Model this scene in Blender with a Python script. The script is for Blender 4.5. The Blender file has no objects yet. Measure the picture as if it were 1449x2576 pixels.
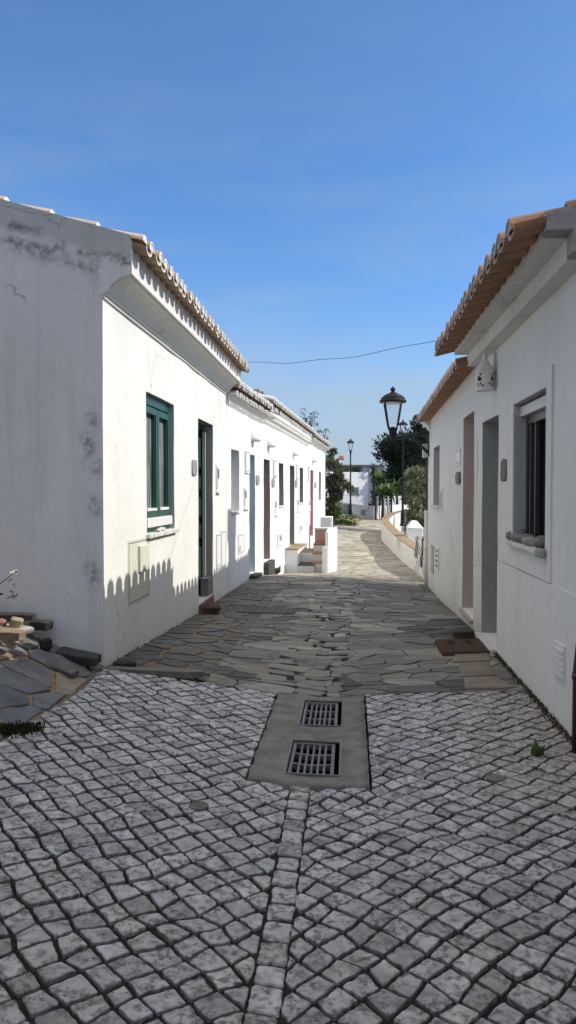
import bpy, bmesh, math, random
from mathutils import Vector, noise
R = random.Random(7)
scene = bpy.context.scene
COL = bpy.context.collection

# ------------------------------------------------------------------ camera
EYE = 1.6
PITCH, YAW = math.radians(1.48), math.radians(4.593)
FPX, PW, PH = 1935.0, 1449.0, 2576.0
CAM = Vector((0, 0, EYE))
FWD = Vector((-math.sin(YAW) * math.cos(PITCH), math.cos(YAW) * math.cos(PITCH), -math.sin(PITCH)))
RGT = Vector((math.cos(YAW), math.sin(YAW), 0))
UPV = RGT.cross(FWD)
cam = bpy.data.cameras.new('camera')
camo = bpy.data.objects.new('camera', cam)
COL.objects.link(camo)
camo.location = CAM
camo.rotation_euler = (math.radians(90) - PITCH, 0, YAW)
cam.sensor_fit = 'VERTICAL'
cam.sensor_height = 36
cam.lens = FPX / PH * 36
cam.clip_end = 3000
cam.clip_start = 0.05
scene.camera = camo
scene.view_settings.view_transform = 'Standard'
scene.view_settings.look = 'None'
scene.view_settings.exposure = 0

def ray(x, y):
    return FWD + RGT * ((x - PW / 2) / FPX) + UPV * ((PH / 2 - y) / FPX)
def at_y(x, y, Y):                      # survey helper: sight line meets the plane at depth Y
    d = ray(x, y); return CAM + d * (Y / d.y)
def at_line(x, y, a, b):                # sight line meets the wall plane X = a + b*Y
    d = ray(x, y); t = a / (d.x - b * d.y); return CAM + d * t

# ------------------------------------------------------------------ light
SUN = Vector((1.0, 0.035, 0.81)).normalized()
elev = math.asin(SUN.z)
sl = bpy.data.lights.new('sun', 'SUN')
sl.energy = 4.4
sl.angle = math.radians(0.5)
sl.color = (1.0, 0.955, 0.87)
so = bpy.data.objects.new('sun', sl)
COL.objects.link(so)
so.rotation_euler = (-SUN).to_track_quat('-Z', 'Y').to_euler()
so.location = (20, 0, 20)
w = bpy.data.worlds.new('World')
scene.world = w
w.use_nodes = True
nt = w.node_tree
bg = nt.nodes['Background']
sky = nt.nodes.new('ShaderNodeTexSky')
sky.sky_type = 'NISHITA'
sky.sun_disc = False
sky.sun_elevation = elev
sky.sun_rotation = math.atan2(SUN.x, SUN.y)
sky.air_density = 1.0
sky.dust_density = 0.6
sky.ozone_density = 2.5
# thin high haze streaks in the sky
tc = nt.nodes.new('ShaderNodeTexCoord')
mp = nt.nodes.new('ShaderNodeMapping'); mp.inputs['Scale'].default_value = (1.2, 1.2, 6.0)
mp.inputs['Rotation'].default_value = (0.0, 0.25, 0.3)
nz = nt.nodes.new('ShaderNodeTexNoise'); nz.inputs['Scale'].default_value = 2.2; nz.inputs['Detail'].default_value = 6; nz.inputs['Roughness'].default_value = 0.6
cr = nt.nodes.new('ShaderNodeValToRGB')
cr.color_ramp.elements[0].position = 0.38; cr.color_ramp.elements[0].color = (0, 0, 0, 1)
cr.color_ramp.elements[1].position = 0.75; cr.color_ramp.elements[1].color = (0.70, 0.70, 0.70, 1)
sep = nt.nodes.new('ShaderNodeSeparateXYZ')
mr = nt.nodes.new('ShaderNodeMapRange')
mr.inputs['From Min'].default_value = 0.0; mr.inputs['From Max'].default_value = 0.5
mr.inputs['To Min'].default_value = 1.0; mr.inputs['To Max'].default_value = 0.12
mul = nt.nodes.new('ShaderNodeMath'); mul.operation = 'MULTIPLY'
hr = nt.nodes.new('ShaderNodeMapRange'); hr.interpolation_type = 'SMOOTHERSTEP'; hr.inputs['From Min'].default_value = 0.0; hr.inputs['From Max'].default_value = 0.30; hr.inputs['To Min'].default_value = 0.62; hr.inputs['To Max'].default_value = 0.0
add = nt.nodes.new('ShaderNodeMath'); add.operation = 'ADD'; add.use_clamp = True
mix = nt.nodes.new('ShaderNodeMixRGB'); mix.inputs['Color2'].default_value = (3.6, 4.4, 5.4, 1)
tint = nt.nodes.new('ShaderNodeMixRGB'); tint.blend_type = 'MULTIPLY'; tint.inputs['Fac'].default_value = 1
tint.inputs['Color2'].default_value = (0.79, 1.13, 1.50, 1)
L = nt.links.new
L(tc.outputs['Generated'], mp.inputs['Vector']); L(mp.outputs['Vector'], nz.inputs['Vector'])
L(nz.outputs['Fac'], cr.inputs['Fac']); L(tc.outputs['Generated'], sep.inputs['Vector'])
L(sep.outputs['Z'], mr.inputs['Value']); L(cr.outputs['Color'], mul.inputs[0]); L(mr.outputs['Result'], mul.inputs[1])
L(sep.outputs['Z'], hr.inputs['Value']); L(mul.outputs['Value'], add.inputs[0]); L(hr.outputs['Result'], add.inputs[1]); L(add.outputs['Value'], mix.inputs['Fac']); L(sky.outputs['Color'], tint.inputs['Color1']); L(tint.outputs['Color'], mix.inputs['Color1'])
hz = nt.nodes.new('ShaderNodeMapRange'); hz.interpolation_type = 'SMOOTHSTEP'          # bright fill added to the sky above the view, lifts the shade
hz.inputs['From Min'].default_value = 0.54; hz.inputs['From Max'].default_value = 0.80; hz.inputs['To Max'].default_value = 0.9
mix2 = nt.nodes.new('ShaderNodeMixRGB'); mix2.inputs['Color2'].default_value = (10.2, 9.8, 9.3, 1)
L(sep.outputs['Z'], hz.inputs['Value']); L(hz.outputs['Result'], mix2.inputs['Fac']); L(mix.outputs['Color'], mix2.inputs['Color1'])
L(mix2.outputs['Color'], bg.inputs['Color'])
bg.inputs['Strength'].default_value = 0.125

# ------------------------------------------------------------------ materials
def node_mat(name):
    m = bpy.data.materials.new(name); m.use_nodes = True
    n = m.node_tree.nodes; b = n['Principled BSDF']
    return m, m.node_tree, b

def ramp_noise(t, vec, scale, detail, lo, hi, rough=0.6):
    nz = t.nodes.new('ShaderNodeTexNoise'); nz.inputs['Scale'].default_value = scale
    nz.inputs['Detail'].default_value = detail; nz.inputs['Roughness'].default_value = rough
    t.links.new(vec, nz.inputs['Vector'])
    mr = t.nodes.new('ShaderNodeMapRange'); mr.inputs['From Min'].default_value = lo; mr.inputs['From Max'].default_value = hi
    t.links.new(nz.outputs['Fac'], mr.inputs['Value'])
    return mr.outputs['Result']

def mixc(t, fac, a, b, mode='MIX'):
    m = t.nodes.new('ShaderNodeMixRGB'); m.blend_type = mode
    for s, v in (('Fac', fac), ('Color1', a), ('Color2', b)):
        if isinstance(v, (int, float)): m.inputs[s].default_value = v
        elif isinstance(v, tuple): m.inputs[s].default_value = (*v, 1)
        else: t.links.new(v, m.inputs[s])
    return m.outputs['Color']

def bump(t, h, strength, dist, prev=None):
    b = t.nodes.new('ShaderNodeBump'); b.inputs['Strength'].default_value = strength; b.inputs['Distance'].default_value = dist
    t.links.new(h, b.inputs['Height'])
    if prev is not None: t.links.new(prev, b.inputs['Normal'])
    return b.outputs['Normal']

def plaster(name, base, dirt=(0.16, 0.16, 0.17), var=0.10, bevel=0.012, warm=(0.62, 0.58, 0.46), streak=0.16):
    m, t, p = node_mat(name)
    g = t.nodes.new('ShaderNodeNewGeometry').outputs['Position']
    sc = t.nodes.new('ShaderNodeMapping'); sc.inputs['Scale'].default_value = (1, 1, 0.45); t.links.new(g, sc.inputs['Vector'])
    v = sc.outputs['Vector']
    big = ramp_noise(t, v, 1.3, 5, 0.35, 0.75)
    c = mixc(t, big, base, tuple(x * (1 - var) for x in base))
    mid = ramp_noise(t, v, 9, 6, 0.52, 0.8)
    f = t.nodes.new('ShaderNodeMath'); f.operation = 'MULTIPLY'; f.inputs[1].default_value = 0.22; t.links.new(mid, f.inputs[0])
    c = mixc(t, f.outputs[0], c, warm)
    at = t.nodes.new('ShaderNodeAttribute'); at.attribute_name = 'stain'
    sp = t.nodes.new('ShaderNodeSeparateColor'); t.links.new(at.outputs['Color'], sp.inputs['Color'])
    brk = ramp_noise(t, g, 16, 5, 0.32, 0.62)
    f2 = t.nodes.new('ShaderNodeMath'); f2.operation = 'MULTIPLY'; f2.use_clamp = True
    t.links.new(sp.outputs[0], f2.inputs[0]); t.links.new(brk, f2.inputs[1])
    c = mixc(t, f2.outputs[0], c, dirt)
    f3 = t.nodes.new('ShaderNodeMath'); f3.operation = 'MULTIPLY'; f3.inputs[1].default_value = 0.8; t.links.new(sp.outputs[1], f3.inputs[0])
    c = mixc(t, f3.outputs[0], c, (0.42, 0.36, 0.24))
    sm = t.nodes.new('ShaderNodeMapping'); sm.inputs['Scale'].default_value = (1, 1, 0.07); t.links.new(g, sm.inputs['Vector'])
    sk = ramp_noise(t, sm.outputs['Vector'], 7, 5, 0.50, 0.85)
    fs = t.nodes.new('ShaderNodeMath'); fs.operation = 'MULTIPLY'; fs.inputs[1].default_value = streak; t.links.new(sk, fs.inputs[0])
    c = mixc(t, fs.outputs[0], c, (0.36, 0.34, 0.30))
    wn = t.nodes.new('ShaderNodeTexNoise'); wn.inputs['Scale'].default_value = 3.0; wn.inputs['Detail'].default_value = 5; t.links.new(g, wn.inputs['Vector'])
    wv = t.nodes.new('ShaderNodeMixRGB'); wv.inputs['Fac'].default_value = 0.22; t.links.new(g, wv.inputs['Color1']); t.links.new(wn.outputs['Color'], wv.inputs['Color2'])
    vo = t.nodes.new('ShaderNodeTexVoronoi'); vo.feature = 'DISTANCE_TO_EDGE'; vo.inputs['Scale'].default_value = 1.1; t.links.new(wv.outputs['Color'], vo.inputs['Vector'])
    ck = t.nodes.new('ShaderNodeMapRange'); ck.inputs['From Min'].default_value = 0.0015; ck.inputs['From Max'].default_value = 0.006; ck.inputs['To Min'].default_value = 0.55; ck.inputs['To Max'].default_value = 0.0
    t.links.new(vo.outputs['Distance'], ck.inputs['Value'])
    cm_ = t.nodes.new('ShaderNodeMath'); cm_.operation = 'MULTIPLY'; t.links.new(ck.outputs['Result'], cm_.inputs[0]); t.links.new(ramp_noise(t, g, 0.9, 2, 0.54, 0.62), cm_.inputs[1])
    c = mixc(t, cm_.outputs[0], c, (0.22, 0.21, 0.19))
    spk = ramp_noise(t, g, 45, 2, 0.70, 0.78)
    f4 = t.nodes.new('ShaderNodeMath'); f4.operation = 'MULTIPLY'; f4.inputs[1].default_value = 0.35; t.links.new(spk, f4.inputs[0])
    c = mixc(t, f4.outputs[0], c, (0.30, 0.29, 0.26))
    c = mixc(t, sp.outputs[2], c, (0.27, 0.265, 0.26))
    t.links.new(c, p.inputs['Base Color'])
    p.inputs['Roughness'].default_value = 0.92
    p.inputs['Specular IOR Level'].default_value = 0.15
    bv = t.nodes.new('ShaderNodeBevel'); bv.samples = 4; bv.inputs['Radius'].default_value = bevel
    n1 = bump(t, ramp_noise(t, g, 5, 4, 0.2, 0.8), 0.35, 0.02, bv.outputs['Normal'])
    n2 = bump(t, ramp_noise(t, g, 70, 3, 0.2, 0.8), 0.35, 0.004, n1)
    t.links.new(n2, p.inputs['Normal'])
    return m

def rough_mat(name, base, other, scale=12, rough=0.85, bumps=0.4, bdist=0.01, spec=0.2, stretch=(1, 1, 1), metal=0.0, lo=0.35, hi=0.7):
    m, t, p = node_mat(name)
    g = t.nodes.new('ShaderNodeNewGeometry').outputs['Position']
    mp = t.nodes.new('ShaderNodeMapping'); mp.inputs['Scale'].default_value = stretch; t.links.new(g, mp.inputs['Vector'])
    v = mp.outputs['Vector']
    c = mixc(t, ramp_noise(t, v, scale, 6, lo, hi), base, other)
    t.links.new(c, p.inputs['Base Color'])
    p.inputs['Roughness'].default_value = rough; p.inputs['Specular IOR Level'].default_value = spec; p.inputs['Metallic'].default_value = metal
    if bumps: t.links.new(bump(t, ramp_noise(t, v, scale * 3, 5, 0.2, 0.8), bumps, bdist), p.inputs['Normal'])
    return m

def stone_attr(name, scale=30, pits=(0.55, 0.72), pitcol=(0.06, 0.058, 0.055), pitamt=0.75, stretch=(1, 1, 1), rough=0.75, spec=0.3, bd=0.006, bs=0.6):
    """paving stone: colour of each stone comes with the mesh, mottling and pits from noise"""
    m, t, p = node_mat(name)
    at = t.nodes.new('ShaderNodeAttribute'); at.attribute_name = 'col'
    g = t.nodes.new('ShaderNodeNewGeometry').outputs['Position']
    mp = t.nodes.new('ShaderNodeMapping'); mp.inputs['Scale'].default_value = stretch; t.links.new(g, mp.inputs['Vector'])
    v = mp.outputs['Vector']
    a = ramp_noise(t, v, scale * 0.35, 5, 0.3, 0.7)
    lo = mixc(t, 1.0, at.outputs['Color'], (0.72, 0.72, 0.74), 'MULTIPLY')
    hi = mixc(t, 1.0, at.outputs['Color'], (1.22, 1.22, 1.22), 'MULTIPLY')
    c = mixc(t, a, lo, hi)
    pt = ramp_noise(t, v, scale, 6, pits[0], pits[1], 0.7)
    f = t.nodes.new('ShaderNodeMath'); f.operation = 'MULTIPLY'; f.inputs[1].default_value = pitamt; t.links.new(pt, f.inputs[0])
    pat = ramp_noise(t, g, 9, 3, 0.34, 0.54)
    f0 = t.nodes.new('ShaderNodeMath'); f0.operation = 'MULTIPLY'; t.links.new(f.outputs[0], f0.inputs[0]); t.links.new(pat, f0.inputs[1])
    c = mixc(t, f0.outputs[0], c, pitcol)
    t.links.new(c, p.inputs['Base Color'])
    p.inputs['Roughness'].default_value = rough; p.inputs['Specular IOR Level'].default_value = spec
    n1 = bump(t, ramp_noise(t, v, scale * 0.8, 6, 0.25, 0.75), bs, bd)
    inv = t.nodes.new('ShaderNodeMath'); inv.operation = 'SUBTRACT'; inv.inputs[0].default_value = 1; t.links.new(pt, inv.inputs[1])
    n2 = bump(t, inv.outputs[0], 0.6, 0.004, n1)
    t.links.new(n2, p.inputs['Normal'])
    return m

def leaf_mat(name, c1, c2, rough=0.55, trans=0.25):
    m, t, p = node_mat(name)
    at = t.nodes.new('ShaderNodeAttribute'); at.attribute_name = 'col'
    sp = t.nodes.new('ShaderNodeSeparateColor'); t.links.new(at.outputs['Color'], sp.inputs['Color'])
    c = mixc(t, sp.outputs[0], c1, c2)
    t.links.new(c, p.inputs['Base Color'])
    p.inputs['Roughness'].default_value = rough; p.inputs['Specular IOR Level'].default_value = 0.25
    tr = t.nodes.new('ShaderNodeBsdfTranslucent'); t.links.new(c, tr.inputs['Color'])
    mx = t.nodes.new('ShaderNodeMixShader'); mx.inputs['Fac'].default_value = trans
    t.links.new(p.outputs[0], mx.inputs[1]); t.links.new(tr.outputs[0], mx.inputs[2])
    t.links.new(mx.outputs[0], t.nodes['Material Output'].inputs['Surface'])
    return m

def glass_mat(name, tintc=(0.9, 0.95, 0.97), fac=0.25):
    m, t, p = node_mat(name)
    p.inputs['Base Color'].default_value = (*tintc, 1); p.inputs['Roughness'].default_value = 0.08
    tr = t.nodes.new('ShaderNodeBsdfTransparent')
    mx = t.nodes.new('ShaderNodeMixShader'); mx.inputs['Fac'].default_value = fac
    t.links.new(tr.outputs[0], mx.inputs[1]); t.links.new(p.outputs[0], mx.inputs[2])
    t.links.new(mx.outputs[0], t.nodes['Material Output'].inputs['Surface'])
    return m

M = {}
M['white'] = plaster('white_plaster', (0.80, 0.795, 0.77))
M['cream'] = plaster('cream_white_plaster', (0.76, 0.75, 0.705), var=0.08)
M['gable'] = plaster('weathered_gable_plaster', (0.82, 0.81, 0.80), var=0.12, streak=0.38)
M['grayw'] = plaster('right_house_plaster', (0.74, 0.735, 0.71), var=0.07)
M['corn'] = plaster('cornice_plaster', (0.74, 0.72, 0.66), var=0.12, bevel=0.006)
M['j_white'] = plaster('jamb_white', (0.62, 0.63, 0.63))  # white jambs toned down, shade of the recess put into the colour
M['j_gray'] = plaster('jamb_gray', (0.36, 0.37, 0.36))  # doorway jambs greyed, recess shade put into the colour; other parts reuse it
M['j_mid'] = plaster('jamb_mid_gray', (0.52, 0.52, 0.51))  # window reveals greyed, their shade put into the colour; other parts reuse it
M['j_pink'] = plaster('jamb_pink', (0.52, 0.435, 0.40))
M['j_brown'] = plaster('jamb_brown', (0.31, 0.25, 0.225))  # on jambs: white paint in shade plus step bounce, mixed into a brown
M['j_dark'] = plaster('jamb_dark', (0.24, 0.235, 0.225))  # on jambs: white paint in shade, the darkness put into the colour
M['j_blue'] = plaster('jamb_blue', (0.46, 0.545, 0.585))
M['j_olive'] = plaster('jamb_shade_olive', (0.25, 0.26, 0.24))  # white jamb in shade, given as a dark greenish grey colour
M['red'] = plaster('red_paint', (0.52, 0.085, 0.075), var=0.05)
M['pinkwall'] = plaster('pink_paint', (0.62, 0.36, 0.31))
M['tile'] = rough_mat('terracotta', (0.43, 0.225, 0.13), (0.26, 0.165, 0.12), 7, 0.9, 0.4, 0.008)
M['tile_old'] = rough_mat('weathered_tile', (0.40, 0.27, 0.18), (0.22, 0.19, 0.16), 10, 0.95, 0.4, 0.008)
M['lime'] = rough_mat('limewash', (0.72, 0.71, 0.68), (0.50, 0.49, 0.46), 14, 0.95, 0.5, 0.006)
M['lime_gray'] = rough_mat('old_mortar', (0.42, 0.41, 0.39), (0.22, 0.21, 0.20), 14, 0.95, 0.6, 0.01)
M['cob'] = stone_attr('limestone_cobble', 30, (0.47, 0.60), (0.065, 0.062, 0.058), 0.8, bd=0.009, bs=0.8)
M['slate'] = stone_attr('slate_flag', 22, (0.50, 0.68), (0.05, 0.05, 0.048), 0.9, (0.22, 2.6, 1.5), 0.6, 0.35, 0.02, 1.0)
M['flag'] = stone_attr('rough_flag', 18, (0.55, 0.75), (0.06, 0.055, 0.05), 0.6, (0.8, 1.2, 1), 0.7, 0.3, 0.012, 0.8)
M['rock'] = stone_attr('loose_rock', 22, (0.58, 0.8), (0.05, 0.045, 0.04), 0.5)
M['concrete'] = rough_mat('concrete_slab', (0.25, 0.245, 0.225), (0.115, 0.112, 0.105), 7, 0.9, 0.8, 0.012, lo=.30, hi=0.74)
M['iron'] = rough_mat('cast_iron', (0.20, 0.20, 0.20), (0.12, 0.115, 0.11), 20, 0.55, 0.3, 0.003, 0.5, metal=0.3)
M['black'] = rough_mat('pit_black', (0.004, 0.004, 0.004), (0.006, 0.006, 0.006), 5, 1, 0, spec=0.0)
M['lampblack'] = rough_mat('black_painted_iron', (0.012, 0.013, 0.016), (0.020, 0.021, 0.024), 9, 0.5, 0.1, 0.002, 0.2)
M['bracket'] = rough_mat('gray_green_iron', (0.035, 0.04, 0.04), (0.05, 0.055, 0.055), 9, 0.6, 0.1, 0.002)
M['green'] = rough_mat('green_gloss_paint', (0.010, 0.062, 0.043), (0.013, 0.080, 0.056), 6, 0.35, 0.15, 0.002, 0.5)
M['dgreen'] = rough_mat('dark_green_paint', (0.010, 0.035, 0.024), (0.014, 0.048, 0.034), 6, 0.4, 0.15, 0.002, 0.5)
M['whitepaint'] = rough_mat('white_enamel', (0.74, 0.74, 0.73), (0.66, 0.66, 0.65), 6, 0.5, 0.1, 0.002, 0.4)
M['cabinet'] = rough_mat('cream_cabinet', (0.62, 0.62, 0.52), (0.58, 0.58, 0.48), 6, 0.6, 0.1, 0.002)
M['cabinet_w'] = rough_mat('white_cabinet', (0.74, 0.735, 0.71), (0.68, 0.67, 0.65), 6, 0.6, 0.1, 0.002)
M['line'] = rough_mat('shadow_gap', (0.10, 0.10, 0.09), (0.07, 0.07, 0.07), 8, 0.9, 0)
M['marble'] = rough_mat('sill_marble', (0.68, 0.68, 0.66), (0.42, 0.42, 0.42), 7, 0.4, 0.1, 0.002, stretch=(1, 2, 3), lo=0.45, hi=0.62)
M['plaque'] = rough_mat('slate_plaque', (0.10, 0.10, 0.10), (0.17, 0.17, 0.17), 25, 0.6, 0.5, 0.006)
M['plaque_l'] = rough_mat('gray_plaque', (0.26, 0.25, 0.24), (0.36, 0.35, 0.34), 25, 0.6, 0.5, 0.006)
M['darkglass'] = rough_mat('dark_window_glass', (0.006, 0.006, 0.007), (0.012, 0.011, 0.010), 3, 0.12, 0, spec=0.04)
M['curtain'] = rough_mat('lace_curtain', (0.30, 0.33, 0.33), (0.12, 0.14, 0.14), 22, 0.9, 0.2, 0.01, stretch=(1, 4, 0.6))
M['alu'] = rough_mat('window_aluminium', (0.60, 0.60, 0.58), (0.52, 0.52, 0.50), 6, 0.4, 0, spec=0.5)
M['winframe'] = rough_mat('dark_window_frame', (0.05, 0.052, 0.055), (0.07, 0.072, 0.075), 6, 0.4, 0, spec=0.5)
M['mat'] = rough_mat('coir_mat', (0.105, 0.065, 0.042), (0.06, 0.04, 0.028), 60, 1.0, 0.6, 0.01)
M['maroon'] = rough_mat('maroon_pipe', (0.045, 0.008, 0.012), (0.06, 0.012, 0.016), 9, 0.4, 0.1, 0.002, 0.5)
M['greenglass'] = glass_mat('clear_lantern_glass', (0.85, 0.9, 0.95), 0.14)
M['bark'] = rough_mat('bark', (0.10, 0.075, 0.055), (0.05, 0.04, 0.03), 20, 0.95, 0.8, 0.02, stretch=(1, 1, 0.3))
M['cypress'] = leaf_mat('cypress_leaf', (0.010, 0.020, 0.012), (0.030, 0.050, 0.026), 0.7, 0.12)
M['oleander'] = leaf_mat('oleander_leaf', (0.055, 0.08, 0.04), (0.27, 0.29, 0.17), 0.5, 0.25)
M['shrub'] = leaf_mat('shrub_leaf', (0.04, 0.055, 0.03), (0.17, 0.185, 0.10), 0.5, 0.25)
M['yucca'] = leaf_mat('yucca_leaf', (0.035, 0.08, 0.015), (0.14, 0.22, 0.05), 0.45, 0.3)
M['weed'] = leaf_mat('weed_leaf', (0.035, 0.075, 0.02), (0.09, 0.14, 0.04), 0.6, 0.3)
M['moss'] = leaf_mat('moss', (0.045, 0.038, 0.02), (0.13, 0.11, 0.06), 0.9, 0.2)
M['flower'] = leaf_mat('cream_petal', (0.55, 0.52, 0.25), (0.75, 0.73, 0.5), 0.7, 0.3)
M['cloth_gray'] = rough_mat('gray_towel', (0.20, 0.20, 0.22), (0.28, 0.28, 0.30), 15, 0.95, 0.4, 0.01)
M['darkstone'] = rough_mat('dark_step_stone', (0.055, 0.05, 0.045), (0.09, 0.085, 0.075), 12, 0.7, 0.6, 0.012)
M['tanstone'] = rough_mat('tan_stone', (0.36, 0.27, 0.16), (0.22, 0.16, 0.10), 7, 0.85, 0.7, 0.015)
M['cotto'] = rough_mat('red_floor_tile', (0.20, 0.085, 0.055), (0.26, 0.12, 0.08), 9, 0.6, 0.2, 0.004)
M['wire'] = rough_mat('cable', (0.03, 0.03, 0.035), (0.04, 0.04, 0.045), 5, 0.6, 0)

# ------------------------------------------------------------------ mesh buffer
class MB:
    def __init__(s): s.v = []; s.f = []; s.m = []; s.c = []; s.cur = (0.0, 0.0, 0.0); s.mi = 0
    def vert(s, p, c=None):
        s.v.append(tuple(p)); s.c.append(c or s.cur); return len(s.v) - 1
    def face(s, idx, mi=None): s.f.append(tuple(idx)); s.m.append(s.mi if mi is None else mi)
    def poly(s, pts, mi=None): s.face([s.vert(p) for p in pts], mi)
    def box(s, lo, hi, mi=None, fn=None):
        x0, y0, z0 = lo; x1, y1, z1 = hi
        P = [(x0, y0, z0), (x1, y0, z0), (x1, y1, z0), (x0, y1, z0), (x0, y0, z1), (x1, y0, z1), (x1, y1, z1), (x0, y1, z1)]
        i = [s.vert(fn(*p) if fn else p) for p in P]
        for q in ((0, 3, 2, 1), (4, 5, 6, 7), (0, 1, 5, 4), (1, 2, 6, 5), (2, 3, 7, 6), (3, 0, 4, 7)): s.face([i[k] for k in q], mi)
    def ring_tube(s, path, rad, n=8, mi=None, cap=True):
        rings = []
        for k, p in enumerate(path):
            p = Vector(p)
            d = (Vector(path[min(k + 1, len(path) - 1)]) - Vector(path[max(k - 1, 0)])).normalized()
            a = Vector((0, 0, 1)) if abs(d.z) < 0.9 else Vector((1, 0, 0))
            u = d.cross(a).normalized(); w_ = d.cross(u)
            r = rad[k] if isinstance(rad, (list, tuple)) else rad
            rings.append([s.vert(p + (u * math.cos(2 * math.pi * j / n) + w_ * math.sin(2 * math.pi * j / n)) * r) for j in range(n)])
        for a, b in zip(rings, rings[1:]):
            for j in range(n): s.face((a[j], a[(j + 1) % n], b[(j + 1) % n], b[j]), mi)
        if cap: s.face(rings[0][::-1], mi); s.face(rings[-1], mi)
    def lathe(s, c, prof, n=16, mi=None, sq=None):
        rings = []
        for r, z in prof:
            ring = []
            for j in range(n):
                a = 2 * math.pi * (j + 0.5) / n
                ring.append(s.vert((c[0] + r * math.cos(a), c[1] + r * math.sin(a), c[2] + z)))
            rings.append(ring)
        for a, b in zip(rings, rings[1:]):
            for j in range(n): s.face((a[j], a[(j + 1) % n], b[(j + 1) % n], b[j]), mi)
        s.face(rings[0][::-1], mi); s.face(rings[-1], mi)
    def sweep(s, prof, pos, s0, s1, n=2, mi=None, caps=True):
        """profile of (n, z) points pushed along a wall; pos(s, n, z) -> point"""
        rows = [[s.vert(pos(s0 + (s1 - s0) * k / (n - 1), a, b)) for a, b in prof] for k in range(n)]
        for a, b in zip(rows, rows[1:]):
            for j in range(len(prof) - 1): s.face((a[j], b[j], b[j + 1], a[j + 1]), mi)
        if caps: s.face(rows[0], mi); s.face(rows[-1][::-1], mi)
    def build(s, name, mats, parent=None, smooth=False, attr=None, bev=0, fixn=True, merge=0):
        me = bpy.data.meshes.new(name)
        me.from_pydata(s.v, [], s.f)
        if not isinstance(mats, (list, tuple)): mats = [mats]
        for m in mats: me.materials.append(m)
        me.polygons.foreach_set('material_index', s.m)
        if attr:
            a = me.color_attributes.new(attr, 'FLOAT_COLOR', 'POINT')
            flat = []
            for c in s.c: flat.extend((*c, 1.0))
            a.data.foreach_set('color', flat)
        if fixn or bev or merge:
            bm = bmesh.new(); bm.from_mesh(me)
            if merge: bmesh.ops.remove_doubles(bm, verts=bm.verts, dist=merge)
            if fixn: bmesh.ops.recalc_face_normals(bm, faces=bm.faces)
            if bev:
                ed = [e for e in bm.edges if len(e.link_faces) == 2 and e.calc_face_angle(0) > 0.6]
                bmesh.ops.bevel(bm, geom=ed, offset=bev, segments=2, affect='EDGES', profile=0.6, clamp_overlap=True)
            bm.to_mesh(me); bm.free()
        if smooth: me.polygons.foreach_set('use_smooth', [True] * len(me.polygons))
        if smooth == 'angle': me.set_sharp_from_angle(angle=math.radians(28))
        me.update()
        o = bpy.data.objects.new(name, me); COL.objects.link(o)
        if parent is not None:
            o.parent = parent; o.matrix_parent_inverse = parent.matrix_basis.inverted()
        return o

def tag(o, label=None, cat=None, group=None, kind=None):
    if label: o['label'] = label
    if cat: o['category'] = cat
    if group: o['group'] = group
    if kind: o['kind'] = kind
    return o
def thing(name, loc, label, cat, group=None):
    o = bpy.data.objects.new(name, None); COL.objects.link(o); o.location = loc; o.empty_display_size = 0.2
    return tag(o, label, cat, group)
def lerp(a, b, t): return a + (b - a) * t
def ns(p, sc=1.0): return noise.noise(Vector(p) * sc)

# ------------------------------------------------------------------ terrain height
GX = [-2.2, -0.25, 1.6]
GT = [(-30, .07, -.12, -.05), (5.0, .07, -.13, -.06), (6.6, .07, -.14, -.05), (8, .0, -.145, -.05), (9.5, -.07, -.15, -.08), (10.9, -.125, -.155, -.15),
      (13.4, -.18, -.17, -.28), (16.1, -.17, -.175, -.35), (18, -.34, -.36, -.38), (20, -.56, -.53, -.45), (22, -.67, -.64, -.52),
      (24, -.70, -.68, -.57), (27, -.55, -.58, -.56), (31, -.24, -.38, -.50), (35, .02, -.14, -.28), (40, .08, .06, .03), (48, .1, .1, .1), (900, .1, .1, .1)]
def gz(x, y):
    k = 0
    while k < len(GT) - 2 and y > GT[k + 1][0]: k += 1
    a, b = GT[k], GT[k + 1]
    t = min(1, max(0, (y - a[0]) / (b[0] - a[0])))
    t = t if (b[0] - a[0]) > 12 else t
    h = [lerp(a[i], b[i], t) for i in (1, 2, 3)]
    if x <= GX[0]: z = h[0]
    elif x <= GX[1]: z = lerp(h[0], h[1], (x - GX[0]) / (GX[1] - GX[0]))
    elif x <= GX[2]: z = lerp(h[1], h[2], (x - GX[1]) / (GX[2] - GX[1]))
    else: z = h[2]
    if x < -2.2 and y < 7.5: z += min(0.62, 0.42 * (-2.2 - x)) * min(1, max(0, (y - 3.2) / 2.0))
    return z

# wall lines X = a + b*Y
XL = -2.166
LB = 0.05367; LA = XL - LB * 13.41
XR = 1.515
RB = 0.015; RA = XR - RB * 9.3
def pL(s, n, z): return (XL + n, s, z)
def pL2(s, n, z): return (LA + LB * s + n, s, z)
def pR(s, n, z): return (XR - n, s, z)
def pR2(s, n, z): return (RA + RB * s - n, s, z)

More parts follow.
